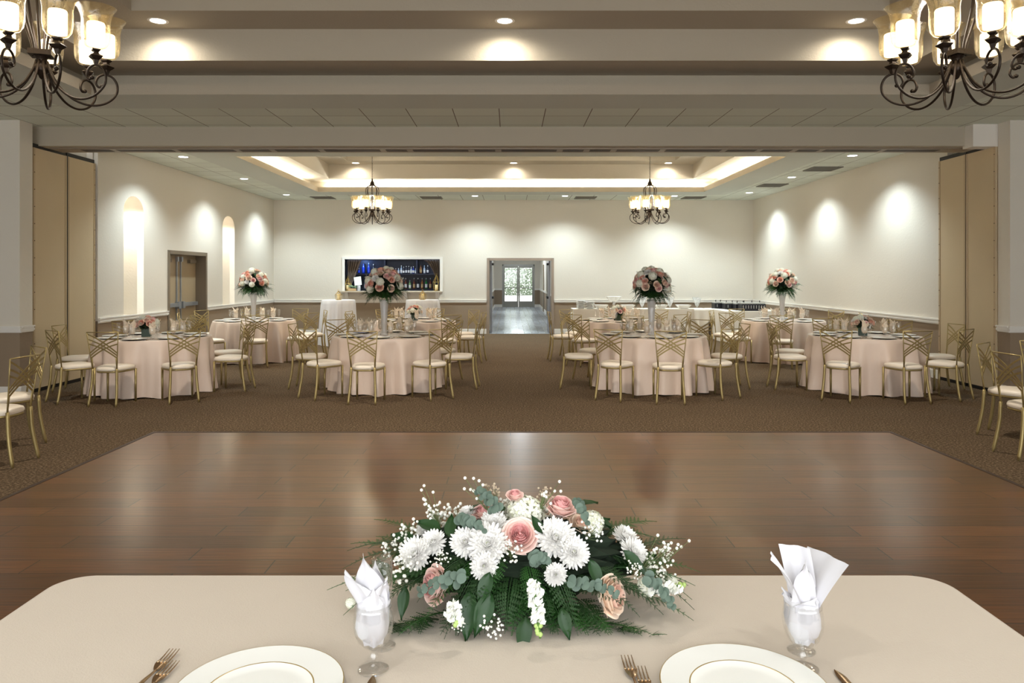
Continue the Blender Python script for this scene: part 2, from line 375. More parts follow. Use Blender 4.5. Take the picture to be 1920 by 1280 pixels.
# chair rails and baseboards
def rail(name, pts_list, z0=.87, d=.03, prof=None, mats=None):
    mb = MB()
    for (p, q, nx, ny) in pts_list:   # straight run with outward normal
        for (za, zb, dd) in (prof or ((.868, .888, .018), (.888, .918, .034), (.918, .934, .022), (.934, .955, .04))):
            x0, x1 = sorted((p[0], q[0])); y0, y1 = sorted((p[1], q[1]))
            if nx: xa, xb = sorted((x0, x0+nx*dd)); mb.box(xa, xb, y0, y1, za, zb)
            else: ya, yb = sorted((y0, y0+ny*dd)); mb.box(x0, x1, ya, yb, za, zb)
    struct(name, mb, M_white)
BASE = ((0, .125, .016), (.125, .14, .010))
FRL, FRR = -6.69, 6.80
runs_left = [((LX, 12.0), (LX, DL0-.07), 1, 0), ((LX, DL1+.07), (LX, BY), 1, 0)]
runs_right = [((RX, 11.7), (RX, BY), -1, 0)]
runs_back = [((LX, BY), (DB0-.07, BY), 0, -1), ((DB1+.07, BY), (RX, BY), 0, -1)]
for nm, rr in (('trim_2', runs_left), ('trim_3', runs_right), ('trim_4', runs_back)): rail(nm, rr)
for nm, rr in (('baseboard_left', runs_left), ('baseboard_right', runs_right), ('baseboard_back', runs_back)): rail(nm, rr, prof=BASE)
pl = [((-8.1, 10.09), (-6.63+.03, 10.09), 0, -1), ((-6.63, 10.09), (-6.63, 10.36), 1, 0)]
pr = [((6.76-.03, 10.1), (8.1, 10.1), 0, -1), ((6.76, 10.1), (6.76, 10.35), -1, 0)]
rail('trim_5', pl); rail('trim_6', pr); rail('baseboard_pier_left', pl, prof=BASE); rail('baseboard_pier_right', pr, prof=BASE)

# folding partition panels stacked against the side walls
def partition(x, inward, spans, who):
    for k, (y0, y1) in enumerate(spans):
        xa, xb = sorted((x, x-inward*.09)); z0, z1 = .055, 3.43
        r = root('partition_panel', f'tall beige partition panel, {("nearer the dance floor", "nearer the end wall")[k]}, by the {who}', 'partition panel', ((xa+xb)/2, (y0+y1)/2, 0), group='folding partition panels')
        c = ((xa+xb)/2, (y0+y1)/2)
        m = MB(); m.box(xa-c[0], xb-c[0], y0-c[1], y1-c[1], z0, z1); ob('panel_board', m.mesh('panel_board', M_partition), r)
        m = MB(); f = x-c[0]
        for yy in ((y0, y0+.035), (y1-.035, y1)): m.box(*sorted((f, f+inward*.008)), yy[0]-c[1], yy[1]-c[1], z0, z1)
        ob('edge_trim', m.mesh('edge_trim', M_parttrim), r)
        m = MB(); edge = y0+.018 if k == 0 else y1-.018
        for i in range(14): m.box(*sorted((f, f+inward*.0115)), edge-c[1]-.006, edge-c[1]+.006, .2+i*.24, .212+i*.24)
        ob('screw_heads', m.mesh('screw_heads', M_bronze), r)
        m = MB(); m.box(xa-c[0]+.01, xb-c[0]-.01, y0-c[1]+.01, y1-c[1]-.01, .005, z0); ob('bottom_seal', m.mesh('bottom_seal', M_black), r)
        if k == 0: m = MB(); m.box(*sorted((f-inward*.02, f+inward*.002)), y1-c[1]+.002, y1-c[1]+(.033 if inward > 0 else .022), z0, z1); ob('seam_shade', m.mesh('seam_shade', M_black), r)  # black strip set into the panel gap in place of its shade
        m = MB(); m.box(xa-c[0]+.01, xb-c[0]-.01, y0-c[1], y1-c[1], z1, z1+.06); ob('top_shade', m.mesh('top_shade', M_black), r)  # black band stands for the shadow between panel top and beam
partition(-6.66, 1, [(10.42, 11.20), (11.235, 11.97)], 'wall with the niches')
partition(6.74, -1, [(10.37, 11.03), (11.055, 11.74)], 'plain side wall')

# left double door with panic hardware
mb = MB()
for (y0, y1, z0, z1) in ((DL0-.06, DL0+.014, 0, DZ+.06), (DL1-.014, DL1+.06, 0, DZ+.06), (DL0, DL1, DZ-.014, DZ+.06)): mb.box(LX-.26, LX+.018, y0, y1, z0, z1)
mb.box(LX-.30, LX-.262, DL0-.06, DL1+.06, 0, DZ+.06)
d1 = struct('door_1', mb, M_brownmetal)
ym = (DL0+DL1)/2
for k, (y0, y1) in enumerate(((DL0+.018, ym-.003), (ym+.003, DL1-.018))):
    mb = MB(); mb.box(LX-.26, LX-.21, y0, y1, .01, DZ-.005); lf = ob('door_leaf', mb.mesh('door_leaf', M_doorleaf), d1)
    mb = MB(); mb.box(LX-.21, LX-.13, y0+.06, y1-.06, 1.0, 1.075); mb.box(LX-.21, LX-.12, (y0+.04 if k else y1-.14), (y0+.14 if k else y1-.04), .96, 1.10)
    ob('push_bar', mb.mesh('push_bar', M_steel), lf)
    yr = y1-.09 if k == 0 else y0+.09
    mb = MB(); mb.box(LX-.21, LX-.185, yr-.014, yr+.014, .08, 2.0); mb.box(LX-.21, LX-.16, yr-.03, yr+.03, 1.92, 2.02); mb.box(LX-.21, LX-.16, yr-.03, yr+.03, .03, .12)
    ob('vertical_rod', mb.mesh('vertical_rod', M_steel), lf)
    mb = MB(); ya = y0+.12 if k == 0 else y1-.42; mb.box(LX-.21, LX-.14, ya, ya+.3, 1.90, 1.97); ob('door_closer', mb.mesh('door_closer', M_brownmetal), lf)

# back doorway, hallway beyond, exterior doors
mb = MB()
for (x0, x1, z0, z1) in ((DB0-.06, DB0+.012, 0, DBZ+.06), (DB1-.012, DB1+.06, 0, DBZ+.06), (DB0, DB1, DBZ-.012, DBZ+.06)): mb.box(x0, x1, BY-.02, BY+.17, z0, z1)
d2 = struct('door_2', mb, mat('mauve brown door frame', (150, 133, 118), .45))
M_leaf2 = mat('bluish painted leaf', (140, 140, 146), .35)
for s, x in ((1, DB0+.03), (-1, DB1-.03)):
    mb = MB(); mb.box(min(x, x+s*.045), max(x, x+s*.045), BY+.16, BY+1.03, .01, DBZ-.02); lf = ob('door_leaf', mb.mesh('door_leaf', M_leaf2), d2)
    mb = MB(); mb.box(min(x+s*.045, x+s*.09), max(x+s*.045, x+s*.09), BY+.3, BY+.92, .97, 1.03); ob('push_bar', mb.mesh('push_bar', M_black), lf)
    mb = MB(); mb.box(min(x+s*.045, x+s*.10), max(x+s*.045, x+s*.10), BY+.18, BY+.48, 1.92, 1.98); ob('door_closer', mb.mesh('door_closer', M_black), lf)
HX0, HX1, HY = -.82, 1.50, 38.1
mb = MB(); mb.box(HX0-.1, HX1+.1, BY, HY+.2, -.1, .004); struct('floor_hallway', mb, M_hall)
mb = MB(); mb.box(HX0-.1, HX0, BY+.15, HY, 0, 2.75); struct('wall_hallway_left', mb, M_wall)
mb = MB(); mb.box(HX1, HX1+.1, BY+.15, HY, 0, 2.75); struct('wall_hallway_right', mb, M_wall)
mb = MB(); mb.box(HX0, HX1, BY+.15, HY+.1, 2.7, 2.8); struct('ceiling_hallway', mb, M_gyp)
mb = MB()
EX0, EX1 = -.42, 1.24
mb.box(HX0, EX0, HY, HY+.15, 0, 2.75); mb.box(EX1, HX1, HY, HY+.15, 0, 2.75); mb.box(EX0, EX1, HY, HY+.15, 2.18, 2.75); struct('wall_hallway_end', mb, M_wall)
rail('trim_7', [((HX0, HY), (EX0, HY), 0, -1), ((EX1, HY), (HX1, HY), 0, -1), ((HX0, BY+1.2), (HX0, HY), 1, 0), ((HX1, BY+1.2), (HX1, HY), -1, 0)])
rail('baseboard_hallway', [((HX0, HY), (EX0, HY), 0, -1), ((EX1, HY), (HX1, HY), 0, -1), ((HX0, BY+1.2), (HX0, HY), 1, 0), ((HX1, BY+1.2), (HX1, HY), -1, 0)], prof=BASE)
# dark framed openings along the hallway's side
for nm, y0, sd in (('door_4', 25.0, HX1), ('door_5', 29.5, HX1), ('door_6', 33.0, HX1)):
    mb = MB(); mb.box(sd-.03, sd+.01, y0, y0+1.0, 0, 2.1); struct(nm, mb, M_brownmetal)
mb = MB(); mm = M_steel
for (x0, x1, z0, z1) in ((EX0, EX0+.06, 0, 2.18), (EX1-.06, EX1, 0, 2.18), (EX0, EX1, 2.1, 2.18)): mb.box(x0, x1, HY+.02, HY+.1, z0, z1)
d3 = struct('door_3', mb, mat('grey aluminium', (150, 148, 142), .4, .4))
xm = (EX0+EX1)/2
for (x0, x1) in ((EX0+.06, xm-.005), (xm+.005, EX1-.06)):
    mb = MB()
    for (a, b, c, d) in ((x0, x0+.07, .0, 2.1), (x1-.07, x1, 0, 2.1), (x0+.07, x1-.07, 2.0, 2.1), (x0+.07, x1-.07, 0.005, .3), (x0+.07, x1-.07, .97, 1.01)): mb.box(a, b, HY+.03, HY+.08, c, d)
    lf = ob('door_leaf', mb.mesh('door_leaf', mat('grey aluminium leaf', (140, 138, 130), .4, .4)), d3)
    mb = MB(); mb.box(x0+.07, x1-.07, HY+.05, HY+.056, .3, 2.0); ob('pane', mb.mesh('pane', M_pane), lf)
mb = MB(); m2 = HX0+.16
mb.lathe([(.13, .01), (.13, .1), (.1, .14), (.095, 1.9), (.13, 1.98), (.15, 2.02), (.15, 2.06), (.1, 2.1), (.1, 2.7)], 20); c = ob('hallway_column', mb.mesh('hallway_column', M_white), loc=(HX0+.14, BY+1.35, 0)); tag(c, 'slim white column with capital just inside the hallway doorway', 'column')
mb = MB(); mb.box(-12, 12, HY+.15, 50, -.14, -.01); struct('ground', mb, mat('pale patio concrete', (214, 210, 204), .8))
mb = MB(); mb.box(-4, 5, 40.6, 40.9, 0, .52); tag(ob('planter_wall', mb.mesh('planter_wall', mat('white stucco', (232, 230, 226), .8))), 'low white planter wall outside the glass doors', 'planter')
mb = MB(); random.seed(5)
mb.box(-3.5, 4.6, 41.15, 41.7, .1, 2.0)
for i in range(9500):
    x = random.uniform(-2.2, 3.2); z = .45+random.random()**.8*1.75; y = random.uniform(40.95, 41.35); a = random.uniform(0, 6.28); s = random.uniform(.02, .045); t = random.uniform(-.7, .7)
    u = Vector((cos(a), t, sin(a)))*s; v = Vector((-sin(a), random.uniform(-.5, .5), cos(a)))*s*.6; p = Vector((x, y, z))
    mb.add([p-u, p-v, p+u, p+v], [(0, 1, 2, 3)], random.choice((0, 1)))
h = ob('hedge', mb.mesh('hedge', [mat('hedge leaf green', (104, 118, 94), .6), mat('pale leaf', (224, 228, 220), .6)])); tag(h, 'leafy green and white hedge seen through the glass exit doors', 'hedge')
h['kind'] = 'stuff'
point('hallway_fill', (.35, 26, 2.5), 60, (.85, .93, 1.0), .2); point('hallway_fill', (.35, 33, 2.5), 60, (.85, .93, 1.0), .2)  # unseen fill points added because little door light reaches this far

# ============================================================ downlights, vents
def downlight(x, y, z, where, cool):
    r = root('recessed_downlight', f'round recessed downlight {where}', 'downlight', (x, y, z), group='recessed ceiling downlights')
    m = MB(); m.lathe([(.078, -.001), (.1, -.006), (.108, -.001)], 24); ob('trim_ring', m.mesh('trim_ring', M_white), r)
    m = MB(); m.lathe([(.0001, -.003), (.078, -.003)], 24); ob('lens', m.mesh('lens', M_disccool if cool else M_disc), r)
SIDE = ['nearest the beam', 'in the middle', 'nearest the back corner']
for k, (x, y) in enumerate([(-5.8, 13.24), (-5.8, 16.26), (-5.85, 19.5)]):
    downlight(x, y, CZ, 'over the niche wall, '+SIDE[k], True); spot('wash_light', (x, y, CZ-.03), P_WASH, COOL, 128, .75, .05)
for k, (x, y) in enumerate([(6.0, 13.1), (6.03, 16.0), (6.08, 19.0)]):
    downlight(x, y, CZ, 'over the plain side wall, '+SIDE[k], True); spot('wash_light', (x, y, CZ-.03), P_WASH, COOL, 128, .75, .05)
for k, (x, y) in enumerate([(-3.75, 19.8), (-.94, 19.8), (1.45, 19.8), (4.35, 19.8)]):
    downlight(x, y, CZ, 'by the back wall '+['above the bar window', 'above the doorway, bar side', 'above the doorway, buffet side', 'above the buffet'][k], True); spot('wash_light', (x, y, CZ-.03), P_WASH*1.3, COOL, 132, .8, .05)
for k, (x, y) in enumerate([(-3.79, 8.03), (-.06, 8.03), (3.72, 8.03)]):
    downlight(x, y, 4.38, 'glowing in the near ceiling tray, '+['niche-wall end', 'middle one', 'plain-wall end'][k], False); spot('tray_light', (x, y, 4.35), P_TRAY, WARM, 165, 1, .05)
for k, (x, y) in enumerate([(-3.78, 18.24), (.08, 18.24), (3.86, 18.24)]):
    downlight(x, y, 4.38, 'in the far lit ceiling tray, '+['niche-wall end', 'middle one', 'plain-wall end'][k], False); spot('tray_light', (x, y, 4.35), P_TRAY*.8, WARM, 165, 1, .05)
for x in (-3.79, -.06, 3.72): spot('tray_beam', (x, 8.03, 4.34), 170, WARM, 92, .5, .06)
for (x, y) in [(-3.8, 13.75), (0, 13.75), (3.8, 13.75)]: spot('tray_light', (x, y, 4.35), 140, WARM, 120, .7, .06)  # unseen front row, assumed by symmetry, added for more light on the room
for (x, y) in [(-3.8, 3.7), (0, 3.7), (3.8, 3.7)]: spot('tray_light', (x, y, 4.35), P_NEAR, WARM, 110, .8, .05)
for (x, y) in [(-2.6, .9), (-.9, .3), (1.3, .3), (3.0, .9)]: spot('head_table_light', (x, y, CZ-.03), P_HEAD, NEUT, 130, .6, .06)
def vent(x, y, where, w=.57, d=.57):
    r = root('ceiling_vent', f'grey return air vent in the ceiling tiles {where}', 'vent', (x, y, CZ))
    m = MB()
    for a in ((-w/2, w/2, -d/2, -d/2+.03), (-w/2, w/2, d/2-.03, d/2), (-w/2, -w/2+.03, -d/2, d/2), (w/2-.03, w/2, -d/2, d/2)): m.box(*a, -.015, -.001)
    ob('vent_frame', m.mesh('vent_frame', M_vent), r)
    m = MB()
    for i in range(12): m.box(-w/2+.03, w/2-.03, -d/2+.04+i*(d-.06)/12, -d/2+.055+i*(d-.06)/12, -.012, -.002)
    m.quad((-w/2, -d/2, -.0015), (w/2, -d/2, -.0015), (w/2, d/2, -.0015), (-w/2, d/2, -.0015)); ob('slats', m.mesh('slats', M_vent), r)
vent(-5.07, 20.2, 'at the niche-wall corner'); vent(-2.13, 20.2, 'above the bar window'); vent(2.03, 20.2, 'above the buffet'); vent(4.95, 20.2, 'over the black caddies'); vent(6.15, 14.7, 'along the plain side wall near the beam'); vent(6.1, 17.4, 'along the plain side wall, farther back')

# cove tubes in the far tray
def cove_tube(p0, p1, where):
    m = MB(); m.tube([p0, p1], .02, 8); tag(ob('cove_tube', m.mesh('cove_tube', M_tube)), f'glowing tube light in the ceiling cove, {where}', 'tube light', 'tube lights in the far ceiling cove')
x = FT[0]+.15; k = 0
OW = ['first', 'second', 'third', 'fourth', 'fifth', 'sixth', 'seventh', 'eighth', 'ninth']
while x < FT[1]-.2:
    cove_tube((x, FT[3]+.19, 3.85), (x+1.14, FT[3]+.19, 3.85), f'{OW[k]} of the back run from the niche wall'); cove_tube((x, FT[2]-.19, 3.85), (x+1.14, FT[2]-.19, 3.85), f'{OW[k]} behind the beam from the niche wall'); x += 1.22; k += 1
y = FT[2]+.1; k = 0
while y < FT[3]-1.1:
    cove_tube((FT[0]-.19, y, 3.85), (FT[0]-.19, y+1.14, 3.85), f'{OW[k]} from the beam on the niche-wall run'); cove_tube((FT[1]+.19, y, 3.85), (FT[1]+.19, y+1.14, 3.85), f'{OW[k]} from the beam on the plain-wall run'); y += 1.3; k += 1

# ============================================================ CHANDELIERS
def chandelier(x, y, a0, where, rz):
    R = root('chandelier', f'bronze scroll chandelier with amber glass shades, {where}', 'chandelier', (x, y, 0), group='scroll chandeliers')
    g = {}
    if not CH:
        m = MB(); m.tube(smooth_path([(.03, 0, 2.99), (.05, 0, 2.92), (.10, 0, 2.82), (.18, 0, 2.745), (.27, 0, 2.72), (.355, 0, 2.745), (.415, 0, 2.81), (.425, 0, 2.88), (.40, 0, 2.935), (.355, 0, 2.953), (.315, 0, 2.93), (.30, 0, 2.885), (.315, 0, 2.858), (.335, 0, 2.862)], 5), .0078, 8)
        m.ball((.336, 0, 2.866), .014); CH['arm'] = m.mesh('arm', M_bronze)
        m = MB(); m.lathe([(.001, 2.945), (.012, 2.95), (.022, 2.985), (.04, 3.0), (.05, 3.012), (.022, 3.028), (.018, 3.04), (.032, 3.052), (.034, 3.06), (.001, 3.062)], 4, c=(.36, 0, 0), sm=False); CH['cup'] = m.mesh('cup', M_bronze)
        m = MB(); m.lathe([(.03, 3.062), (.058, 3.075), (.076, 3.105), (.083, 3.15), (.083, 3.2), (.082, 3.25), (.088, 3.29), (.102, 3.325), (.118, 3.345)], 28, c=(.36, 0, 0)); CH['shade'] = m.mesh('glass_shade', M_shade)
        m = MB(); m.lathe([(.001, 3.085), (.05, 3.085), (.052, 3.1), (.052, 3.23), (.048, 3.24), (.001, 3.238)], 20, c=(.36, 0, 0)); CH['bulb'] = m.mesh('candle_bulb', M_candle)
        m = MB()
        CH['rod'] = MB(); CH['rod'].tube(smooth_path([(.018, 0, 3.60), (.06, 0, 3.56), (.118, 0, 3.52), (.138, 0, 3.45), (.125, 0, 3.36), (.09, 0, 3.22), (.055, 0, 3.1), (.045, 0, 3.02)], 4), .0075, 8); CH['rod'] = CH['rod'].mesh('cage_rod', M_bronze)
        m.box(-.065, .065, -.065, .065, 3.02, 3.055); m.lathe([(.001, 2.86), (.012, 2.87), (.02, 2.89), (.04, 2.91), (.048, 2.94), (.035, 2.97), (.025, 2.98), (.03, 3.0), (.045, 3.02)], 20); CH['hub'] = m.mesh('hub', M_bronze)
        for q in ('arm', 'cup', 'shade', 'bulb', 'hub'):
            for v in CH[q].vertices: v.co.z = 3.06+(v.co.z-3.06)*.91
        m = MB(); m.lathe([(.045, 3.56), (.05, 3.58), (.04, 3.62), (.02, 3.66), (.012, 3.7), (.001, 3.71)], 16); CH['finial'] = m.mesh('finial', M_bronze)
        m = MB(); z = 3.70; k = 0
        while z < 4.70:
            a = [(0.011*cos(t), 0, .019*sin(t)) for t in [2*pi*i/10 for i in range(11)]]
            m.tube([Matrix.Rotation(pi/2*(k % 2), 4, 'Z') @ Vector(p) + Vector((0, 0, z)) for p in a], .003, 5, caps=False); z += .03; k += 1
        CH['chain'] = m.mesh('chain', M_bronze)
        m = MB(); m.lathe([(.001, 4.66), (.03, 4.665), (.06, 4.69), (.065, 4.719)], 20); CH['canopy'] = m.mesh('canopy', M_bronze)
    for k in range(9):
        a = ob('arm', CH['arm'], R, rot=(0, 0, a0+k*2*pi/9)); ob('cup', CH['cup'], a); ob('glass_shade', CH['shade'], a); ob('candle_bulb', CH['bulb'], a)
    for k in range(8): ob('cage_rod', CH['rod'], R, rot=(0, 0, rz+k*pi/4))
    h = ob('hub', CH['hub'], R, rot=(0, 0, rz)); ob('finial', CH['finial'], R); ob('chain', CH['chain'], R); ob('canopy', CH['canopy'], R)
CH = {}
for x_, y_, p_ in ((-2.95, 4.7, 14), (2.81, 4.7, 14), (-2.96, 16.0, 40), (2.99, 16.0, 40)): point('chandelier_glow', (x_, y_, 3.2), p_, WARM, .22)
chandelier(-2.95, 4.70, radians(-45), 'near one toward the wall with the niches', .35)
chandelier(2.81, 4.70, radians(-131), 'near one toward the plain wall', .3)
chandelier(-2.96, 16.0, radians(-100), 'far one hanging before the bar window', .1)
chandelier(2.99, 16.0, radians(-75), 'far one hanging before the buffet', .5)

# ============================================================ CHAIR
Q = {}
def make_chair_meshes():
    def by(z): return -.20 - .055*(z-.45)/.48
    m = MB()   # seat cushion
    def outline(s):
        pts = []
        for i in range(40):
            t = 2*pi*i/40; e = .62
            u = abs(cos(t))**e*(1 if cos(t) >= 0 else -1); v = abs(sin(t))**e*(1 if sin(t) >= 0 else -1)
            hw = .195+.038*v; pts.append((u*hw*s, v*.21*s+.01))
        return pts
    rings = [(.97, .438), (1.0, .45), (1.0, .465), (.96, .482), (.8, .494), (.4, .5), (.02, .501)]
    vs = []; 
    for s, z in rings: vs += [(x, y, z) for x, y in outline(s)]
    fs = [(k*40+i, k*40+(i+1) % 40, (k+1)*40+(i+1) % 40, (k+1)*40+i) for k in range(len(rings)-1) for i in range(40)]
    m.add(vs, fs, 0, True); m.add([(x, y, .438) for x, y in outline(.97)], [tuple(range(40))[::-1]]); Q['seat'] = m.mesh('seat', M_seat)
    m = MB(); pts = [(x, y, .426) for x, y in outline(.93)]; m.tube(pts+[pts[0]], .012, 6, caps=False); Q['seat_frame'] = m.mesh('seat_frame', M_gold)
    m = MB(); m.tube([(0, 0, 0), (0, 0, .43)], [.013, .016], 10); Q['front_leg'] = m.mesh('leg', M_gold)
    for s, n in ((-1, 'rl'), (1, 'rr')):
        m = MB(); m.tube(smooth_path([(s*.176, -.262, 0), (s*.168, -.232, .15), (s*.158, -.211, .3), (s*.153, -.203, .47)], 3), [.009]+[.0165]*8+[.015], 10)
        m.v = [tuple(p) for p in m.v]; Q[n] = m.mesh('leg', M_gold)
    m = MB()
    def xw(z): return .153+.047*(z-.46)/.47
    for s in (-1, 1):
        m.tube([(s*xw(z), by(z), z) for z in (.46, .62, .78, .932)], [.009, .007, .0065, .0065], 6)
        m.tube([(s*.150, by(.47)+.002, .47), (s*(xw(.60)-.016), by(.61), .61)], .0055, 6)
    m.tube([(-xw(.932), by(.932), .932), (xw(.932), by(.932), .932)], .0065, 6); Q['back_frame'] = m.mesh('back_frame', M_gold)
    m = MB(); nr = (0, 1, .115)
    for s in (-1, 1):
        for j, (za, zb, bow) in enumerate(((.912, .668, .022), (.845, .636, .024), (.785, .604, .026))):
            P = []
            for i in range(13):
                t = i/12; z = za+(zb-za)*t + bow*sin(pi*t); x = -xw(za)+(xw(za)+xw(zb))*t
                P.append((s*x, by(z)+.003*s, z))
            m.ribbon(P, nr, .017, .005)
    Q['backrest'] = m.mesh('backrest', M_gold)
make_chair_meshes()
def chair(x, y, rz, label, group):
    r = root('banquet_chair', label, 'chair', (x, y, 0), rz, group)
    ob('seat', Q['seat'], r); ob('seat_frame', Q['seat_frame'], r)
    ob('leg', Q['front_leg'], r, loc=(-.185, .185, 0)); ob('leg', Q['front_leg'], r, loc=(.185, .185, 0))
    ob('leg', Q['rl'], r); ob('leg', Q['rr'], r); ob('back_frame', Q['back_frame'], r); ob('backrest', Q['backrest'], r)

# ============================================================ FLOWERS (mesh library)
def make_rose(name, inner, outer, seed):
    random.seed(seed); m = MB()
    layers = [(.10, 3, .60, -.02, 0), (.17, 3, .62, -.01, 0), (.25, 4, .62, 0, 0), (.34, 4, .60, .02, 0), (.44, 5, .56, .06, 0), (.55, 5, .50, .12, 1), (.67, 5, .42, .20, 1), (.80, 6, .26, .30, 1)]
    for li, (r, n, top, fl, mi) in enumerate(layers):
        a0 = li*1.9+random.uniform(-.3, .3)
        for k in range(n):
            a = a0+2*pi*k/n+random.uniform(-.12, .12); wd = pi/n*1.45; tp = top+random.uniform(-.03, .03)
            def fn(u, v, a=a, r=r, tp=tp, fl=fl, wd=wd, li=li, k=k):
                e = 1-abs(u-.5)*2; th = a+(u-.5)*2*wd
                zt = tp-.22*(1-e)**2
                z = -.40+(zt+.40)*v
                rr = r*(.45+.62*min(1, v*1.3)**.7) + fl*max(0, v-.55)**1.4*2.2 + .035*(u-.5)*2
                z -= fl*max(0, v-.85)*1.6
                return (rr*cos(th), rr*sin(th), z)
            m.grid(fn, 8, 8, mi)
    m.ball((0, 0, .30), .09, 10, 6, 0, sc=(1, 1, 2.6)); m.ball((0, 0, -.3), .4, 10, 6, 1)
    return m.mesh(name, [mat(name+' inner petal', inner, .6, sheen=.2), mat(name+' outer petal', outer, .6, sheen=.2)])
def make_mum():
    random.seed(8); m = MB()
    for k, (n, el, L, w) in enumerate([(10, 80, .30, .10), (16, 70, .42, .12), (20, 58, .55, .14), (24, 46, .68, .15), (28, 34, .80, .16), (28, 22, .92, .17), (26, 8, 1.0, .18), (22, -8, .98, .18)]):
        for i in range(n):
            a = 2*pi*(i+.5*(k % 2))/n+random.uniform(-.08, .08); e = radians(el+random.uniform(-6, 6)); l = L*random.uniform(.9, 1.08)
            d = Vector((cos(a)*cos(e), sin(a)*cos(e), sin(e))); side = Vector((-sin(a), cos(a), 0)); up = side.cross(d).normalized()*-1
            P = []
            for t, ww, c in ((0, .35, 0), (.35, .8, -.03), (.7, 1, -.02), (.92, .7, .06), (1, .12, .10)):
                p = d*l*t + up*c*l + Vector((0, 0, .05))
                P += [p-side*w*ww*.5+up*.018, p+up*-.005, p+side*w*ww*.5+up*.018]
            fs = []
            for q in range(4): fs += [(3*q, 3*q+1, 3*q+4, 3*q+3), (3*q+1, 3*q+2, 3*q+5, 3*q+4)]
            m.add(P, fs, 0, True)
    m.ball((0, 0, .22), .1, 10, 6, 1)
    return m.mesh('chrysanthemum', [mat('white petal', (247, 245, 243), .6), mat('pale green centre', (226, 232, 190), .6)])
def make_hydrangea():
    random.seed(4); m = MB()
    m.ball((0, 0, 0), .78, 14, 8, 1)
    N = 120
    for i in range(N):
        z = 1-1.6*(i+.5)/N; a = i*2.39996; r = sqrt(max(0, 1-z*z)); n = Vector((r*cos(a), r*sin(a), z)); rad = random.uniform(.86, 1.02)
        t1 = n.orthogonal().normalized(); t2 = n.cross(t1); ph = random.uniform(0, 1.5); s = random.uniform(.17, .23); c = n*rad
        for k in range(4):
            b = ph+k*pi/2; d = t1*cos(b)+t2*sin(b); e = t1*-sin(b)+t2*cos(b)
            m.add([c, c+d*s*.6+e*s*.5+n*.03, c+d*s*1.1+n*.05, c+d*s*.6-e*s*.5+n*.03], [(0, 1, 2, 3)], 0 if random.random() < .85 else 1)
    return m.mesh('hydrangea', [mat('ivory white floret', (244, 244, 232), .6), mat('greenish floret', (226, 228, 200), .6)])
def make_breath(tan=False):
    random.seed(11); m = MB()
    for i in range(34):
        n = Vector((random.gauss(0, 1), random.gauss(0, 1), abs(random.gauss(0, 1))+.2)).normalized(); r = random.uniform(.45, 1.05)
        p = n*r; m.tube([Vector((0, 0, -.4))+n*.1, p], .008, 3, 1, caps=False); m.ball(p, random.uniform(.06, .105), 6, 4, 0)
    return m.mesh('babys_breath', [mat('babys breath white' if not tan else 'babys breath dried', (246, 244, 238) if not tan else (190, 172, 150), .7), mat('thin green stem', (110, 126, 80), .7)])
def make_leaf():
    m = MB()
    def fn(u, v):
        w = sin(pi*min(1, v*1.02)**.8)*.36*(1-.25*v)+.004; x = (u-.5)*2*w
        return (x, v*1.6-.3, .10*abs(u-.5)*2*1.2 - .25*(v-.3)**2 + .02*sin(v*20)*abs(u-.5))
    m.grid(fn, 4, 10); return m.mesh('leaf', M_leafdark)
M_leafdark = mat('glossy dark green leaf', (24, 60, 20), .45, var=.25, vscale=14)
M_fern = mat('fern green', (38, 80, 28), .5, var=.3, vscale=20)
M_fernd = mat('dark fern green', (34, 64, 28), .55, var=.25, vscale=20)
M_euc = mat('grey green eucalyptus', (92, 110, 98), .6, var=.15, vscale=20)
M_stem = mat('green stem', (80, 120, 50), .6)
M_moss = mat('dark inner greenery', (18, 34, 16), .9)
M_stock = mat('white stock floret', (246, 246, 240), .6); M_bud = mat('green bud', (176, 200, 120), .6)
F = dict(rose_pink=make_rose('rose_pink', (244, 188, 186), (250, 220, 212), 1), rose_cream=make_rose('rose_cream', (244, 208, 190), (250, 228, 208), 2), rose_peach=make_rose('rose_peach', (240, 174, 150), (248, 206, 186), 3),
         mum=make_mum(), hydrangea=make_hydrangea(), breath=make_breath(), breath_dry=make_breath(True), leaf=make_leaf())
FN = dict(rose_pink='rose', rose_cream='rose', rose_peach='rose', mum='chrysanthemum', hydrangea='hydrangea', breath='babys_breath', breath_dry='babys_breath', leaf='leaf')
def place(kind, p, n, r, parent, roll=0, at=None):
    n = Vector(n).normalized()
    if kind == 'leaf':   # leaf plane: y along direction, tilted to face outwards
        d = Vector((roll[0], roll[1], roll[2])); d = (d-n*d.dot(n)).normalized(); x = d.cross(n).normalized(); Rm = Matrix((x, d, n)).transposed().to_4x4()
    else:
        q = n.to_track_quat('Z', 'Y'); Rm = (q.to_matrix() @ Matrix.Rotation(roll, 3, 'Z')).to_4x4()
    return ob(FN[kind], F[kind], parent, M=Matrix.Translation(p) @ Rm @ Matrix.Scale(r, 4))
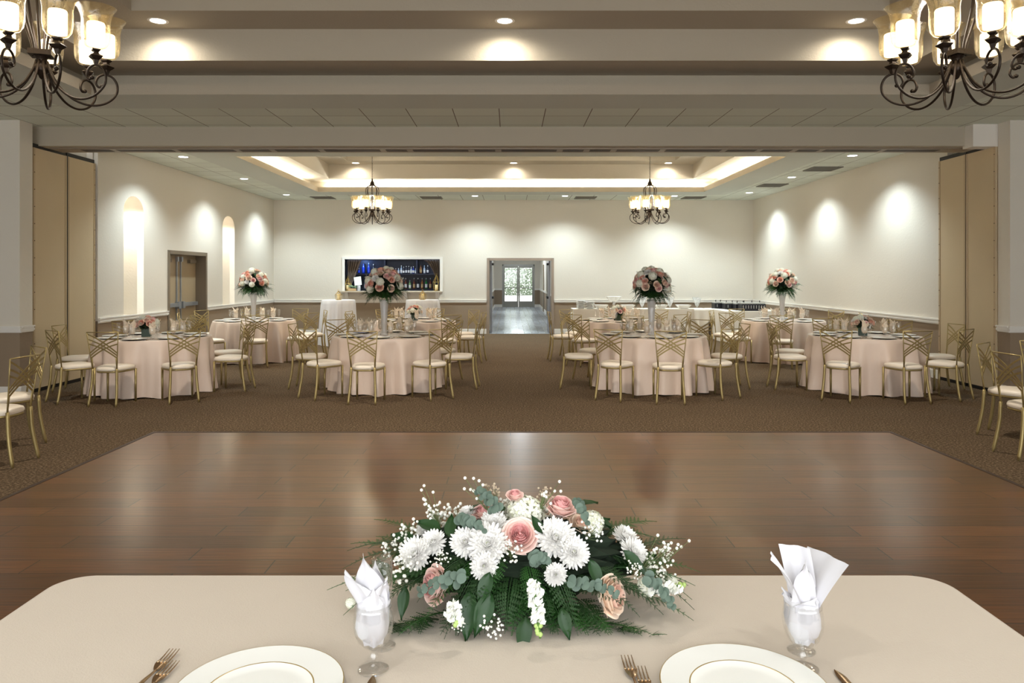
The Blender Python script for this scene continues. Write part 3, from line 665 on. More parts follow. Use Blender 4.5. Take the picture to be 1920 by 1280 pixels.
def frond_mesh(base, tip, droop, ll, n=16, width_dir=None, mi=0, name='fern_frond', mt=None, fine=False):
    m = MB(); b, t = Vector(base), Vector(tip); mid = (b+t)/2+Vector((0, 0, droop)); P = []
    for i in range(n+1):
        s = i/n; P.append(b*(1-s)**2+mid*2*s*(1-s)+t*s*s)
    m.tube(P, [.0022*(1-.7*i/n) for i in range(n+1)], 4, 0, caps=False)
    for i in range(2, n+1):
        T = (P[i]-P[i-1]).normalized(); side = T.cross(Vector((0, 0, 1)))
        side = side.normalized() if side.length > .05 else Vector((1, 0, 0)); up = side.cross(T).normalized()
        s = i/n; l = ll*(sin(pi*min(1, (s*.95+.08)))**.7)*(1-.35*s)+.002
        for sg in (-1, 1):
            d = (side*sg*.92+T*.45+up*random.uniform(-.15, .2)).normalized(); w = T*l*.17; p = P[i]
            if fine:
                for j in range(1, 6):
                    q = p+d*l*j/5.5; e = (T*.9+d*.5).normalized(); e2 = (-T*.9+d*.5).normalized(); sl = l*.30*(1-j/7)
                    m.add([q-d*l*.07, q+e*sl*.6-d*l*.05, q+e*sl, q+d*l*.10], [(0, 1, 2, 3)]); m.add([q-d*l*.07, q+e2*sl*.6-d*l*.05, q+e2*sl, q+d*l*.10], [(0, 1, 2, 3)])
            else:
                m.add([p, p+d*l*.45+w, p+d*l, p+d*l*.45-w*.8], [(0, 1, 2, 3)])
    return m.mesh(name, mt or M_fern)
def eucalyptus_mesh(a, b, r, n=8):
    m = MB(); a, b = Vector(a), Vector(b); T = (b-a).normalized(); up = Vector((0, -.5, 1)); up = (up-T*up.dot(T)).normalized(); side = T.cross(up)
    P = [a.lerp(b, i/n)+up*.01*sin(pi*i/n) for i in range(n+1)]; m.tube(P, .0015, 4, caps=False)
    for i in range(1, n+1):
        for s in (-1, 1):
            d = (side*s*random.uniform(.3, .9)+up*random.uniform(.2, .8)).normalized() if i % 2 else (up*s*.8+side*.4*s).normalized()
            d = (d+Vector((0, -.5, .2))).normalized(); rr = r*(1.05-.4*i/n); c = P[i]+d*rr*.9+Vector((0, random.uniform(-.008, .004), 0)); nn = Vector((random.uniform(-.8, .8), -.7, random.uniform(-.1, 1))).normalized(); u = nn.orthogonal().normalized(); v = nn.cross(u)
            m.add([c+nn*.002]+[c+u*cos(t)*rr+v*sin(t)*rr*.9 for t in [2*pi*q/10 for q in range(10)]], [(0, 1+q, 1+(q+1) % 10) for q in range(10)], 0, True)
    return m.mesh('eucalyptus_sprig', M_euc)
def stock_mesh(a, b, n=9):
    m = MB(); a, b = Vector(a), Vector(b); m.tube([a, a.lerp(b, .5)+Vector((0, -.01, 0)), b], .003, 6, 1)
    for i in range(n):
        c = a.lerp(b, i/n); last = i > n*.72
        for k in range(3):
            e = Vector((random.uniform(-1, 1), random.uniform(-1, .2), random.uniform(-.6, .6)))*(.014 if not last else .008); q = c+e
            if last: m.ball(q, .006, 8, 5, 2)
            else:
                for j in range(7):
                    dd = Vector((random.gauss(0, 1), random.gauss(0, 1)-.6, random.gauss(0, 1))).normalized(); u = dd.orthogonal().normalized(); v = dd.cross(u); s = .010
                    m.add([q, q+dd*s*.7+u*s, q+dd*s*1.2+v*s*.3, q+dd*s*.7-u*s*.8], [(0, 1, 2, 3)], 0, True)
    return m.mesh('stock_sprig', [M_stock, M_stem, M_bud])

# ============================================================ TABLEWARE
def goblet_profiles(h=.150):
    foot = [(.0005, .004), (.02, .006), (.034, .003), (.036, .001), (.034, .0), (.0005, .0)]
    stem = [(.012, .005), (.006, .012), (.0055, .02), (.010, .027), (.011, .032), (.006, .038), (.007, .045), (.013, .050)]
    bowl = [(.002, .047), (.020, .052), (.034, .066), (.043, .088), (.0455, .106), (.0435, .125), (.041, .138), (.0405, h), (.0395, h), (.040, .138), (.0425, .125), (.0440, .106), (.0415, .089), (.033, .069), (.019, .056), (.0005, .053)]
    return foot, stem, bowl
def petal(m, az, h, w, lean, tipx=0, curl=.0, r0=.012, z0=.06, cup=.4, blunt=0, mi=0, waist=.145, n=8):
    """folded linen leaf rising out of a goblet; az = heading, lean = how far the tip leans out"""
    R = Matrix.Rotation(az, 4, 'Z')
    def fn(u, v):
        s = v; z = z0+(h-z0)*s; above = max(0, (z-waist)/(max(.001, h-waist)))
        wid = .020+.012*min(1, s*3) if z < waist else (.030+(w-.030)*sin(pi*min(1, above*.95+.1)**.8) if not blunt else .03+(w-.03)*above**.7)
        if not blunt: wid *= (1-above**3.2)+.02
        out = r0+ .012*s + lean*above**1.5
        x = (u-.5)*2*wid + tipx*above**1.4
        y = out - cup*wid*(abs(u-.5)*2)**2 + .005*sin(u*11+az*3)*(1-.4*v)
        zz = z - (.02*abs(u-.5)*2*above if not blunt else 0) - curl*above**4
        return R @ Vector((y, x, zz))
    m.grid(fn, n, 14, mi)
def napkin_mesh(name, petals, mt, seed=0):
    m = MB(); random.seed(seed)
    for p in petals: petal(m, **p)
    def body(a, z): return 1+.10*sin(3*a+z*40)+.07*sin(7*a+1)
    m.lathe([(.002, .062), (.020, .066), (.030, .08), (.036, .10), (.037, .12), (.035, .14), (.036, .152), (.024, .156)], 28, wob=body)
    return m.mesh(name, mt)
random.seed(21)
NAPS = []
for s in range(5):
    rr = random.Random(s*7+1); ps = []
    for k in range(5):
        ps.append(dict(az=k*2*pi/5+rr.uniform(-.3, .3), h=rr.uniform(.205, .275), w=rr.uniform(.032, .045), lean=rr.uniform(.012, .04), tipx=rr.uniform(-.015, .015), cup=.5))
    NAPS.append(napkin_mesh('folded_napkin', ps, M_napcream, s))
m = MB(); f_, s_, b_ = goblet_profiles(); m.lathe(f_, 16); m.lathe(s_, 10); m.lathe(b_, 18); G_far = m.mesh('goblet', M_glass)
flute_prof = [(.0005, .004), (.02, .005), (.032, .003), (.033, .0), (.0005, .0)], [(.010, .004), (.004, .015), (.0035, .05), (.005, .07), (.008, .078)], [(.001, .076), (.012, .084), (.020, .105), (.0245, .135), (.0255, .17), (.0245, .21), (.0235, .21), (.0245, .17), (.0235, .136), (.019, .107), (.001, .083)]
m = MB(); [m.lathe(p, 14) for p in flute_prof]; FL_far = m.mesh('champagne_flute', M_glass)
def charger_mesh():
    m = MB(); top = [(.0005, .010), (.085, .010), (.098, .0105), (.108, .0135), (.112, .0145)]
    m.lathe(top, 56, mi=0); m.lathe([(.112, .0145), (.1132, .0152), (.1145, .0148)], 56, mi=1, wob=lambda a, z: 1+.004*sin(a*60))
    m.lathe([(.1145, .0148), (.14, .0165), (.165, .020), (.1752, .0213)], 56, mi=0); m.lathe([(.1752, .0213), (.1768, .0213), (.1775, .0195)], 56, mi=1)
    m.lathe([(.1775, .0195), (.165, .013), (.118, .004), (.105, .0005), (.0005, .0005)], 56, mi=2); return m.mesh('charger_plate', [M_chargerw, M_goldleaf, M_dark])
CHG = charger_mesh()
def fork_mesh():
    m = MB(); w = .0245
    for k in range(4): x = (k-1.5)*.0062; m.tube([(x, .205, .010), (x, .18, .0075), (x, .16, .007), (x*1.02, .148, .008)], [.0009, .0013, .0016, .0018], 6)
    def head(u, v): hw = .0118*(1-v**2*.72); return ((u-.5)*2*hw, .150-.035*v, .0085-.002*(1-abs(u-.5)*2)-.002*v)
    m.grid(head, 6, 6); 
    m.tube(smooth_path([(0, .118, .0065), (0, .10, .0075), (0, .06, .011), (0, .02, .009), (0, 0, .006)], 3), [.0022, .0022, .0024, .0026, .003, .0034, .0038, .004, .0042, .0044, .0046, .0042, .003], 8)
    return m.mesh('fork', M_cutlery)
def knife_mesh():
    m = MB()
    def bl(u, v):
        w = .0125*(1-max(0, v-.7)**2*9.5) if v > .7 else .0125
        return ((u-.35)*2*w*.8, .10+.12*v, .0035+.0012*(1-abs(u-.5)*2))
    m.grid(bl, 4, 14); m.tube([(0, .102, .004), (0, .09, .0045), (0, .04, .0055), (0, .0, .005)], [.003, .0042, .0052, .0046], 8)
    m.box(-.004, .006, .1, .21, .0022, .0034); return m.mesh('knife', M_cutlery)
FK = fork_mesh(); KN = knife_mesh()
TZ = .768
# round cloths: three drape variants
def cloth_mesh(seed, R=.765):
    rr = random.Random(seed); m = MB(); n = 180
    ph = [rr.uniform(0, 6.28) for _ in range(5)]; kk = rr.choice((14, 15, 16)); sharp = rr.uniform(.4, .8)
    def amp(a):
        b = .5+.5*sin(kk*a+1.1*sin(2*a+ph[0])+ph[1]); f = (b**1.3-.42)*.17*(.7+.3*sin(3*a+ph[4]))+.012*sin(5*a+ph[2])+.012*sin(31*a+ph[3])
        return f
    prof = [(0.02, 0), (.4, 0), (.74, 0), (.762, -.001), (R, -.008)]
    rings = []
    for r, z in prof: rings.append([(r*cos(2*pi*i/n), r*sin(2*pi*i/n), TZ+z) for i in range(n)])
    for k in range(1, 15):
        t = k/14; row = []
        for i in range(n):
            a = 2*pi*i/n; r = R+.004+.03*t+amp(a)*(t**.6)
            z = TZ-.008-(TZ-.018)*t + (.012*sin(7*a+ph[1]) if t == 1 else 0)
            if t > .9: r += .010*max(0, sin(kk*a+ph[1]))
            row.append((r*cos(a), r*sin(a), max(.006, z)))
        rings.append(row)
    vs = [p for r in rings for p in r]; fs = [(k*n+i, k*n+(i+1) % n, (k+1)*n+(i+1) % n, (k+1)*n+i) for k in range(len(rings)-1) for i in range(n)]
    m.add(vs, fs, 0, True); m.add(rings[0], [tuple(range(n))]); return m.mesh('tablecloth', M_blush)
CL = [cloth_mesh(i) for i in range(8)]
m = MB(); m.lathe([(.001, .004), (.055, .004), (.062, .010), (.056, .02), (.044, .035), (.040, .08), (.043, .2), (.052, .36), (.064, .48), (.072, .52), (.069, .52), (.060, .48), (.048, .36), (.039, .2), (.036, .08)], 28); VASE = m.mesh('trumpet_vase', M_vaseglass)
m = MB()
for a, b in (((-.055, .055, -.055, .055, 0, .115)), ) if False else (): pass
m.box(-.058, .058, -.058, .058, 0, .118); m.box(-.060, .060, -.030, .060, .02, .11); LOWV = m.mesh('leaf_wrapped_vase', mat('leaf wrapped dark vase', (34, 58, 36), .35, var=.3, vscale=30))
random.seed(77)
FR = [frond_mesh((0, 0, 0), (.27, 0, -.04-.03*k), .05, .075, 15, mt=(M_fernd, M_fern, M_fernd)[k], name='fern_frond') for k in range(3)]
FRS = [frond_mesh((0, 0, 0), (.14, 0, .02-.02*k), .03, .035, 9, mt=M_fern, name='fern_frond') for k in range(2)]
def moss(parent, c, sc):
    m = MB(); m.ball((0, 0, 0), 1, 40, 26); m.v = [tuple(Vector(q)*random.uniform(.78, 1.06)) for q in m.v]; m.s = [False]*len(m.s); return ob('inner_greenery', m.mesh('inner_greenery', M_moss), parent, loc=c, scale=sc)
def dome(parent, c, rad, hgt, seed, tall):
    """flowers over a dome; c = dome centre, all parts of one arrangement"""
    rr = random.Random(seed); c = Vector(c)
    moss(parent, c, (rad*.6, rad*.6, hgt*.6))
    kinds = ['hydrangea', 'rose_cream', 'rose_peach', 'hydrangea', 'rose_pink', 'rose_cream', 'leaf', 'hydrangea', 'rose_peach', 'mum', 'rose_cream', 'leaf', 'rose_peach', 'rose_pink'] if tall else ['rose_peach', 'hydrangea', 'rose_cream', 'rose_peach', 'breath', 'rose_pink', 'hydrangea', 'rose_cream', 'leaf', 'breath', 'rose_peach', 'mum']
    N = 50 if tall else 20; off = rr.uniform(0, 6)
    for i in range(N):
        z = 1-(1.2 if tall else 1.0)*(i+.4)/N; a = off+i*2.39996+rr.uniform(-.2, .2); r = sqrt(max(0, 1-z*z)); n = Vector((r*cos(a), r*sin(a), z))
        k = 'hydrangea' if (i == 0 and tall) else kinds[i % len(kinds)]
        s = {'hydrangea': .056, 'mum': .055, 'breath': .05, 'leaf': .07}.get(k, .055)*(1 if tall else .80)*rr.uniform(.88, 1.12)
        p = c+Vector((n.x*rad*.82, n.y*rad*.82, n.z*hgt*.85)); 
        if k == 'leaf': place('leaf', p, n+Vector((0, 0, .4)), s, parent, roll=(n.x, n.y, -.3))
        else: place(k, p, Vector((n.x, n.y, n.z*1.0+.15)), s, parent, roll=rr.uniform(0, 6))
    for i in range(56 if tall else 16):
        a = off+i*2*pi/(28 if tall else 16)+rr.uniform(-.15, .15); me = rr.choice(FR if tall else FRS); el = (rr.uniform(.25, .75) if i < 28 else rr.uniform(-.35, .3)) if tall else rr.uniform(-.1, .5)
        base = c+Vector((cos(a), sin(a), 0))*rad*.25+Vector((0, 0, -hgt*.22+rr.uniform(-.03, .05)))
        ob('fern_frond', me, parent, loc=base, rot=(rr.uniform(-.5, .5), el, a), scale=rr.uniform(.85, 1.2)*(1 if tall else 1.0))
    for i in range(8 if tall else 5):
        a = rr.uniform(0, 6.28); z = rr.uniform(.1, .9); r = sqrt(1-z*z); n = Vector((r*cos(a), r*sin(a), z)); p = c+Vector((n.x*rad*.9, n.y*rad*.9, n.z*hgt*.9))
        place('breath' if i % 2 else 'breath_dry', p, n, .04, parent, roll=a)
def tall_piece(x, y, seed, where):
    R = root('tall_flower_arrangement', f'tall glass vase topped by roses and hydrangeas, {where}', 'flower arrangement', (x, y, TZ), group='tall flower arrangements')
    ob('trumpet_vase', VASE, R); dome(R, (0, 0, .72), .30, .29, seed, True)
def low_piece(x, y, seed, where):
    R = root('low_flower_arrangement', f'low rose posy in a dark leaf-wrapped vase, {where}', 'flower arrangement', (x, y, TZ), group='low flower arrangements')
    ob('leaf_wrapped_vase', LOWV, R, rot=(0, 0, .3*seed)); dome(R, (0, 0, .165), .16, .13, seed, False)

TABLES = [  # x, y, name, tall?, side of the aisle, seat rotation
    (-5.08, 10.67, 'front table by the niche-side partition', False, 1, 0),
    (-1.83, 10.95, 'front table before the bar', True, 1, 0),
    (2.09, 10.95, 'front table before the buffet', True, -1, 0),
    (5.14, 10.85, 'front table by the plain-side partition', False, -1, 0),
    (-4.96, 14.48, 'back table beside the niches', True, 1, 22),
    (-1.83, 14.42, 'back table before the bar', False, 1, -10),
    (2.10, 14.42, 'back table before the buffet', False, -1, 0),
    (5.27, 14.42, 'back table beside the plain wall', True, -1, 22)]
SEAT = {270: 'front seat', 90: 'back seat', 0: 'aisle-side seat', 180: 'outer seat', 315: 'front aisle corner', 225: 'front outer corner', 45: 'back aisle corner', 135: 'back outer corner'}
SEAT2 = {292: 'front seat nearer the aisle', 337: 'aisle seat nearer the front', 22: 'aisle seat nearer the back', 67: 'back seat nearer the aisle', 112: 'back seat away from the aisle', 157: 'outer seat nearer the back', 202: 'outer seat nearer the front', 247: 'front seat away from the aisle'}
BACKD = {270: (1.32, 1.48, 1.48, 1.35), 225: (1.31, 1.38, 1.46, 1.48), 315: (1.41, 1.45, 1.31, 1.22), 180: (1.25, 1.2, 1.22, 1.28), 0: (1.22, 1.2, 1.2, 1.2)}
SHIFT = {225: 8, 315: -6}
jit = random.Random(9)
for ti, (tx, ty, desc, tall, sgn, off) in enumerate(TABLES):
    c = ob('tablecloth', CL[ti], loc=(tx, ty, 0), rot=(0, 0, ti*1.3)); tag(c, f'blush satin cloth draped to the floor, {desc}', 'tablecloth', 'round blush tablecloths')
    (tall_piece if tall else low_piece)(tx+(-.12 if ti == 0 else (-.02)), ty, ti+1, desc)
    for k in range(8):
        b0 = (270+45*k) % 360; deg = b0+off; m_ = deg % 360 if sgn > 0 else (180-deg) % 360
        names = SEAT2 if off == 22 else SEAT
        seat = names[min(names, key=lambda q: abs((q-m_+180) % 360-180))]
        bd = BACKD.get(b0, (1.32,)*4)[ti] if ti < 4 else (1.38 if 225 <= deg % 360 <= 315 else 1.26)
        a = radians(deg+(SHIFT.get(b0, 0) if ti < 4 else 0)+jit.uniform(-2, 2)); d = max(bd-.25, 1.10)
        chair(tx+d*cos(a), ty+d*sin(a), a+pi/2+radians(jit.uniform(-6, 6)), f'gold lattice-back chair, {seat}, {desc}', 'gold chairs, '+desc)
        a = radians(deg); ux, uy = cos(a), sin(a); px, py = -uy, ux
        o = ob('charger_plate', CHG, loc=(tx+.575*ux, ty+.575*uy, TZ), rot=(0, 0, a), scale=.93); tag(o, f'white charger plate, {seat}, {desc}', 'plate', 'charger plates, '+desc)
        gx, gy = tx+.345*ux+.13*px, ty+.345*uy+.13*py
        o = ob('goblet', G_far, loc=(gx, gy, TZ)); tag(o, f'goblet holding a napkin, {seat}, {desc}', 'glass', 'goblets, '+desc)
        o = ob('folded_napkin', NAPS[(k+ti*3) % 5], loc=(gx, gy, TZ+.001), rot=(0, 0, jit.uniform(0, 6))); tag(o, f'cream goblet napkin, {seat}, {desc}', 'napkin', 'napkins, '+desc)
        gx, gy = tx+.40*ux+.225*px, ty+.40*uy+.225*py
        o = ob('champagne_flute', FL_far, loc=(gx, gy, TZ)); tag(o, f'empty champagne flute, {seat}, {desc}', 'glass', 'flutes, '+desc)
        if ti < 4:
            for nm, me, sd in (('fork', FK, -1), ('knife', KN, 1)):
                qx, qy = tx+.665*ux+sd*.195*px, ty+.665*uy+sd*.195*py
                o = ob(nm, me, loc=(qx, qy, TZ), rot=(0, 0, a+pi/2)); tag(o, f'{nm} beside the charger, {seat}, {desc}', 'cutlery', nm+'s, '+desc)

# chairs of the two tables beyond the frame
for (cx, cy, deg, lab) in ((-5.6, 6.55, 0, 'gold lattice-back chair beside the dance floor, niche side, turned to the wall'), (-5.55, 6.4, 51, 'gold lattice-back chair partly behind another, niche side of the dance floor'),
                           (5.86, 6.80, 180, 'gold lattice-back chair beside the dance floor, plain-wall side, closer one'), (5.84, 6.81, 131, 'gold lattice-back chair partly behind another, plain-wall side of the dance floor'), (5.86, 6.8, 95, 'gold lattice-back chair cut off by the picture edge, plain-wall side')):
    a = radians(deg); d = 1.09; chair(cx+d*cos(a), cy+d*sin(a), a+pi/2, lab, 'chairs beside the dance floor')

# ============================================================ HEAD TABLE
def head_cloth():
    m = MB(); x0, x1, y0, y1, rc = -1.322, 1.27, 1.22, 2.222, .10; z = .76; per = []
    def arc(cx, cy, a0, a1, n=14):
        for i in range(n+1): a = a0+(a1-a0)*i/n; per.append((cx+rc*cos(a), cy+rc*sin(a), cos(a), sin(a)))
    def seg(p, q, nx, ny, n):
        for i in range(1, n): t = i/n; per.append((p[0]+(q[0]-p[0])*t, p[1]+(q[1]-p[1])*t, nx, ny))
    arc(x1-rc, y1-rc, 0, pi/2); seg((x1-rc, y1), (x0+rc, y1), 0, 1, 60); arc(x0+rc, y1-rc, pi/2, pi); seg((x0, y1-rc), (x0, y0+rc), -1, 0, 24)
    arc(x0+rc, y0+rc, pi, 1.5*pi); seg((x0+rc, y0), (x1-rc, y0), 0, -1, 60); arc(x1-rc, y0+rc, 1.5*pi, 2*pi); seg((x1, y0+rc), (x1, y1-rc), 1, 0, 24)
    n = len(per); rings = [[(x-nx*.012, y-ny*.012, z) for x, y, nx, ny in per], [(x-nx*.003, y-ny*.003, z-.003) for x, y, nx, ny in per], [(x, y, z-.012) for x, y, nx, ny in per]]
    for k in range(1, 9):
        t = k/8; rings.append([(x+nx*(.02+.04*sin(i*.32)*1.0)*t, y+ny*(.02+.04*sin(i*.32))*t, z-.012-(z-.02)*t) for i, (x, y, nx, ny) in enumerate(per)])
    vs = [p for r in rings for p in r]; fs = [(k*n+i, k*n+(i+1) % n, (k+1)*n+(i+1) % n, (k+1)*n+i) for k in range(len(rings)-1) for i in range(n)]
    m.add(vs, fs, 0, True); m.add(rings[0], [tuple(range(n))])
    o = ob('head_table', m.mesh('head_table', M_headcloth)); tag(o, 'long head table under a cream cloth with rounded corners, facing the dance floor', 'table')
head_cloth(); HZ = .7605
def near_goblet(x, y, where, nap):
    R = root('goblet', f'clear stemmed goblet with a white napkin, {where}', 'glass', (x, y, HZ)); f_, s_, b_ = goblet_profiles()
    for nm, p in (('foot', f_), ('stem', s_), ('bowl', b_)):
        m = MB(); m.lathe(p, 40, wob=(lambda a, z: 1+.02*cos(12*a)) if nm == 'bowl' else None); ob(nm, m.mesh(nm, M_glass), R)
    o = ob('folded_napkin', napkin_mesh('folded_napkin', nap, M_napwhite, 3), loc=(x, y, HZ+.001)); tag(o, f'white linen napkin folded into the goblet {where}', 'napkin')
PI2 = pi/2
nl = [dict(az=-PI2-.15, h=.272, w=.036, lean=.004, tipx=-.014, cup=.35), dict(az=-PI2-.35, h=.235, w=.034, lean=.022, tipx=-.045, cup=.2), dict(az=-PI2+.75, h=.222, w=.030, lean=.022, tipx=.006, cup=.5), dict(az=PI2, h=.24, w=.036, lean=.0, cup=.3), dict(az=-PI2+.2, h=.20, w=.025, lean=-.002, cup=.6, r0=.022)]
nr = [dict(az=pi+.15, h=.268, w=.022, lean=.052, tipx=0, cup=.3), dict(az=-PI2-.1, h=.258, w=.026, lean=.0, tipx=-.004, cup=.6, r0=.02), dict(az=.35, h=.245, w=.062, lean=.052, cup=.1, blunt=1), dict(az=PI2-.4, h=.262, w=.034, lean=.012, tipx=.02, cup=.2, blunt=1), dict(az=-PI2+.4, h=.185, w=.038, lean=.015, cup=.3, curl=.01), dict(az=pi-.5, h=.175, w=.026, lean=.02, cup=.3)]
near_goblet(-.309, 1.684, 'beside the plate on the centrepiece side', nl)
near_goblet(.662, 1.690, 'beyond the plate, past the centrepiece', nr)
def near_flute(x, y, where):
    R = root('champagne_flute', f'empty champagne flute {where}', 'glass', (x, y, HZ))
    for nm, p in zip(('foot', 'stem', 'bowl'), flute_prof):
        m = MB(); m.lathe(p, 36, wob=(lambda a, z: 1+.015*cos(10*a)) if nm == 'bowl' else None); ob(nm, m.mesh(nm, M_glass), R)
near_flute(-.308, 1.792, 'behind the goblet next to the centrepiece'); near_flute(.690, 1.770, 'behind the goblet that stands clear of the flowers')
for x, y, lab, rz in ((-.532, 1.575, 'round white charger plate with gold rings, goblet beside the flowers', 0), (.497, 1.583, 'round white charger plate with gold rings, between forks and the lone goblet', 1)):
    R = root('charger_plate', lab, 'plate', (x, y, HZ), rz); ob('plate_body', CHG, R)
for (x, y, a, lab) in ((-.79, 1.757, -.03, 'long gold dinner fork beside the plate near the table end'), (-.766, 1.704, -.06, 'shorter gold salad fork overlapping the dinner fork near the table end'), (.268, 1.728, .02, 'long rose gold dinner fork between the flowers and the plate'), (.291, 1.680, .0, 'shorter rose gold salad fork next to the dinner fork by the flowers')):
    o = ob('fork', FK, loc=(x+sin(a)*.205, y-cos(a)*.205, HZ), rot=(0, 0, a), scale=(1.25, 1, 1)); tag(o, lab, 'fork')
for (x, y, a, lab) in ((-.304, 1.650, .0, 'gold knife tip showing by the foot of the goblet'), (.727, 1.676, .02, 'gold knife with rounded blade on the bare end of the head table')):
    o = ob('knife', KN, loc=(x+sin(a)*.22, y-cos(a)*.22, HZ), rot=(0, 0, a)); tag(o, lab, 'knife')

# head table centrepiece
R = root('centrepiece', 'large low centrepiece of white and pink flowers with ferns on the head table', 'flower arrangement', (0, 0, 0))
random.seed(12)
moss(R, (.02, 2.04, .875), (.33, .13, .105))
CENTER=[
  ('mum', 0.047, -0.251, 1.952, 0.925, -0.399, -0.483, 0.779) ,
  ('mum', 0.037, -0.205, 1.966, 0.952, -0.322, -0.375, 0.869) ,
  ('mum', 0.03, -0.238, 2.056, 0.952, -0.377, 0.258, 0.889) ,
  ('mum', 0.056, -0.058, 1.921, 0.961, -0.097, -0.6, 0.794) ,
  ('mum', 0.042, -0.118, 1.937, 0.962, -0.18, -0.524, 0.833) ,
  ('mum', 0.042, -0.045, 1.986, 0.993, -0.088, -0.221, 0.971) ,
  ('mum', 0.037, -0.067, 1.881, 0.92, -0.102, -0.788, 0.607) ,
  ('mum', 0.056, 0.118, 1.94, 0.971, 0.126, -0.502, 0.856) ,
  ('mum', 0.044, 0.164, 1.914, 0.943, 0.182, -0.651, 0.737) ,
  ('mum', 0.03, 0.114, 1.87, 0.902, 0.108, -0.838, 0.535) ,
  ('mum', 0.04, 0.319, 2.051, 0.935, 0.46, 0.228, 0.858) ,
  ('mum', 0.04, 0.331, 1.987, 0.919, 0.501, -0.257, 0.827) ,
  ('mum', 0.026, -0.121, 2.067, 1.0, -0.178, 0.286, 0.942) ,
  ('rose_pink', 0.046, 0.025, 1.94, 0.978, 0.006, -0.496, 0.869) ,
  ('rose_pink', 0.032, -0.075, 2.068, 1.002, -0.121, 0.293, 0.948) ,
  ('rose_pink', 0.044, 0.14, 2.068, 1.015, 0.145, 0.281, 0.949) ,
  ('rose_pink', 0.048, -0.19, 1.877, 0.872, -0.257, -0.848, 0.464) ,
  ('rose_cream', 0.05, 0.255, 1.872, 0.845, 0.289, -0.883, 0.37) ,
  ('rose_cream', 0.034, 0.197, 2.041, 0.977, 0.25, 0.142, 0.958) ,
  ('rose_pink', 0.024, 0.012, 2.073, 1.047, -0.009, 0.279, 0.96) ,
  ('hydrangea', 0.055, 0.04, 2.068, 0.999, 0.026, 0.3, 0.954) ,
  ('hydrangea', 0.036, 0.225, 2.061, 0.973, 0.283, 0.271, 0.92) ,
  ('hydrangea', 0.02, 0.44, 2.021, 0.82, 0.878, 0.006, 0.479) ,
  ('hydrangea', 0.024, 0.354, 1.921, 0.85, 0.504, -0.722, 0.475) ,
  ('hydrangea', 0.014, -0.425, 1.969, 0.785, -0.848, -0.47, 0.246) ,
  ('breath', 0.05, -0.277, 1.917, 0.887, -0.414, -0.695, 0.588) ,
  ('breath', 0.04, -0.047, 2.071, 1.033, -0.077, 0.283, 0.956) ,
  ('breath', 0.035, 0.09, 2.071, 1.029, 0.081, 0.283, 0.956) ,
  ('breath', 0.045, -0.205, 2.061, 0.976, -0.304, 0.269, 0.914) ,
  ('breath', 0.04, -0.003, 1.888, 0.942, -0.026, -0.741, 0.671) ,
  ('breath', 0.03, -0.179, 1.903, 0.923, -0.251, -0.71, 0.658) ,
  ('breath', 0.04, 0.206, 1.963, 0.97, 0.253, -0.372, 0.893) ,
  ('breath', 0.04, -0.042, 1.824, 0.803, -0.064, -0.98, 0.187) ,
  ('breath', 0.035, 0.416, 2.035, 0.88, 0.698, 0.125, 0.706) ,
  ('breath', 0.03, 0.31, 1.919, 0.895, 0.403, -0.677, 0.616) ,
  ('breath', 0.04, 0.389, 1.954, 0.864, 0.613, -0.527, 0.589) ,
  ('breath', 0.03, -0.127, 1.834, 0.805, -0.158, -0.967, 0.2) ,
  ('leaf', 0.055, -0.056, 1.857, 0.894, -0.084, -0.87, 0.487) ,
  ('leaf', 0.075, -0.101, 1.842, 0.847, -0.131, -0.934, 0.333) ,
  ('leaf', 0.07, -0.055, 1.837, 0.849, -0.08, -0.94, 0.333) ,
  ('leaf', 0.06, 0.036, 1.822, 0.8, 0.017, -0.984, 0.177) ,
  ('leaf', 0.045, -0.103, 2.067, 1.0, -0.156, 0.289, 0.944) ,
  ('leaf', 0.05, 0.205, 2.066, 1.015, 0.22, 0.266, 0.938) ,
  ('leaf', 0.06, 0.264, 2.057, 0.959, 0.35, 0.257, 0.901) ,
  ('leaf', 0.055, 0.305, 1.943, 0.919, 0.411, -0.537, 0.737) ,
  ('leaf', 0.04, 0.078, 1.944, 0.984, 0.073, -0.467, 0.881) ,
  ('leaf', 0.04, -0.022, 2.052, 1.001, -0.055, 0.2, 0.978) ,
  ('leaf', 0.05, -0.157, 1.96, 0.971, -0.238, -0.39, 0.89) ,
  ('leaf', 0.05, 0.207, 1.891, 0.914, 0.228, -0.761, 0.608) ,
  ('leaf', 0.05, 0.128, 1.832, 0.819, 0.114, -0.964, 0.24) ,
  ('leaf', 0.05, -0.265, 1.886, 0.848, -0.37, -0.838, 0.402) ,
]
SPRIGS=[
   ('eucalyptus', -0.102, 1.862, 0.909, -0.222, 1.86, 0.874) ,
   ('eucalyptus', 0.131, 1.854, 0.899, 0.259, 1.857, 0.871) ,
   ('eucalyptus', -0.139, 2.005, 0.998, -0.072, 1.942, 1.002) ,
   ('eucalyptus', 0.179, 2.068, 1.025, 0.198, 1.996, 1.004) ,
   ('eucalyptus', 0.332, 1.914, 0.891, 0.405, 1.902, 0.821) ,
   ('eucalyptus', 0.051, 1.875, 0.94, 0.091, 1.872, 0.948) ,
   ('eucalyptus', -0.032, 2.024, 1.014, -0.087, 2.073, 1.062) ,
   ('stock', 0.057, 1.847, 0.898, 0.071, 1.804, 0.787) ,
   ('stock', -0.141, 1.839, 0.849, -0.131, 1.819, 0.812) ,
   ('stock', 0.366, 1.911, 0.858, 0.455, 1.97, 0.848) ,
]

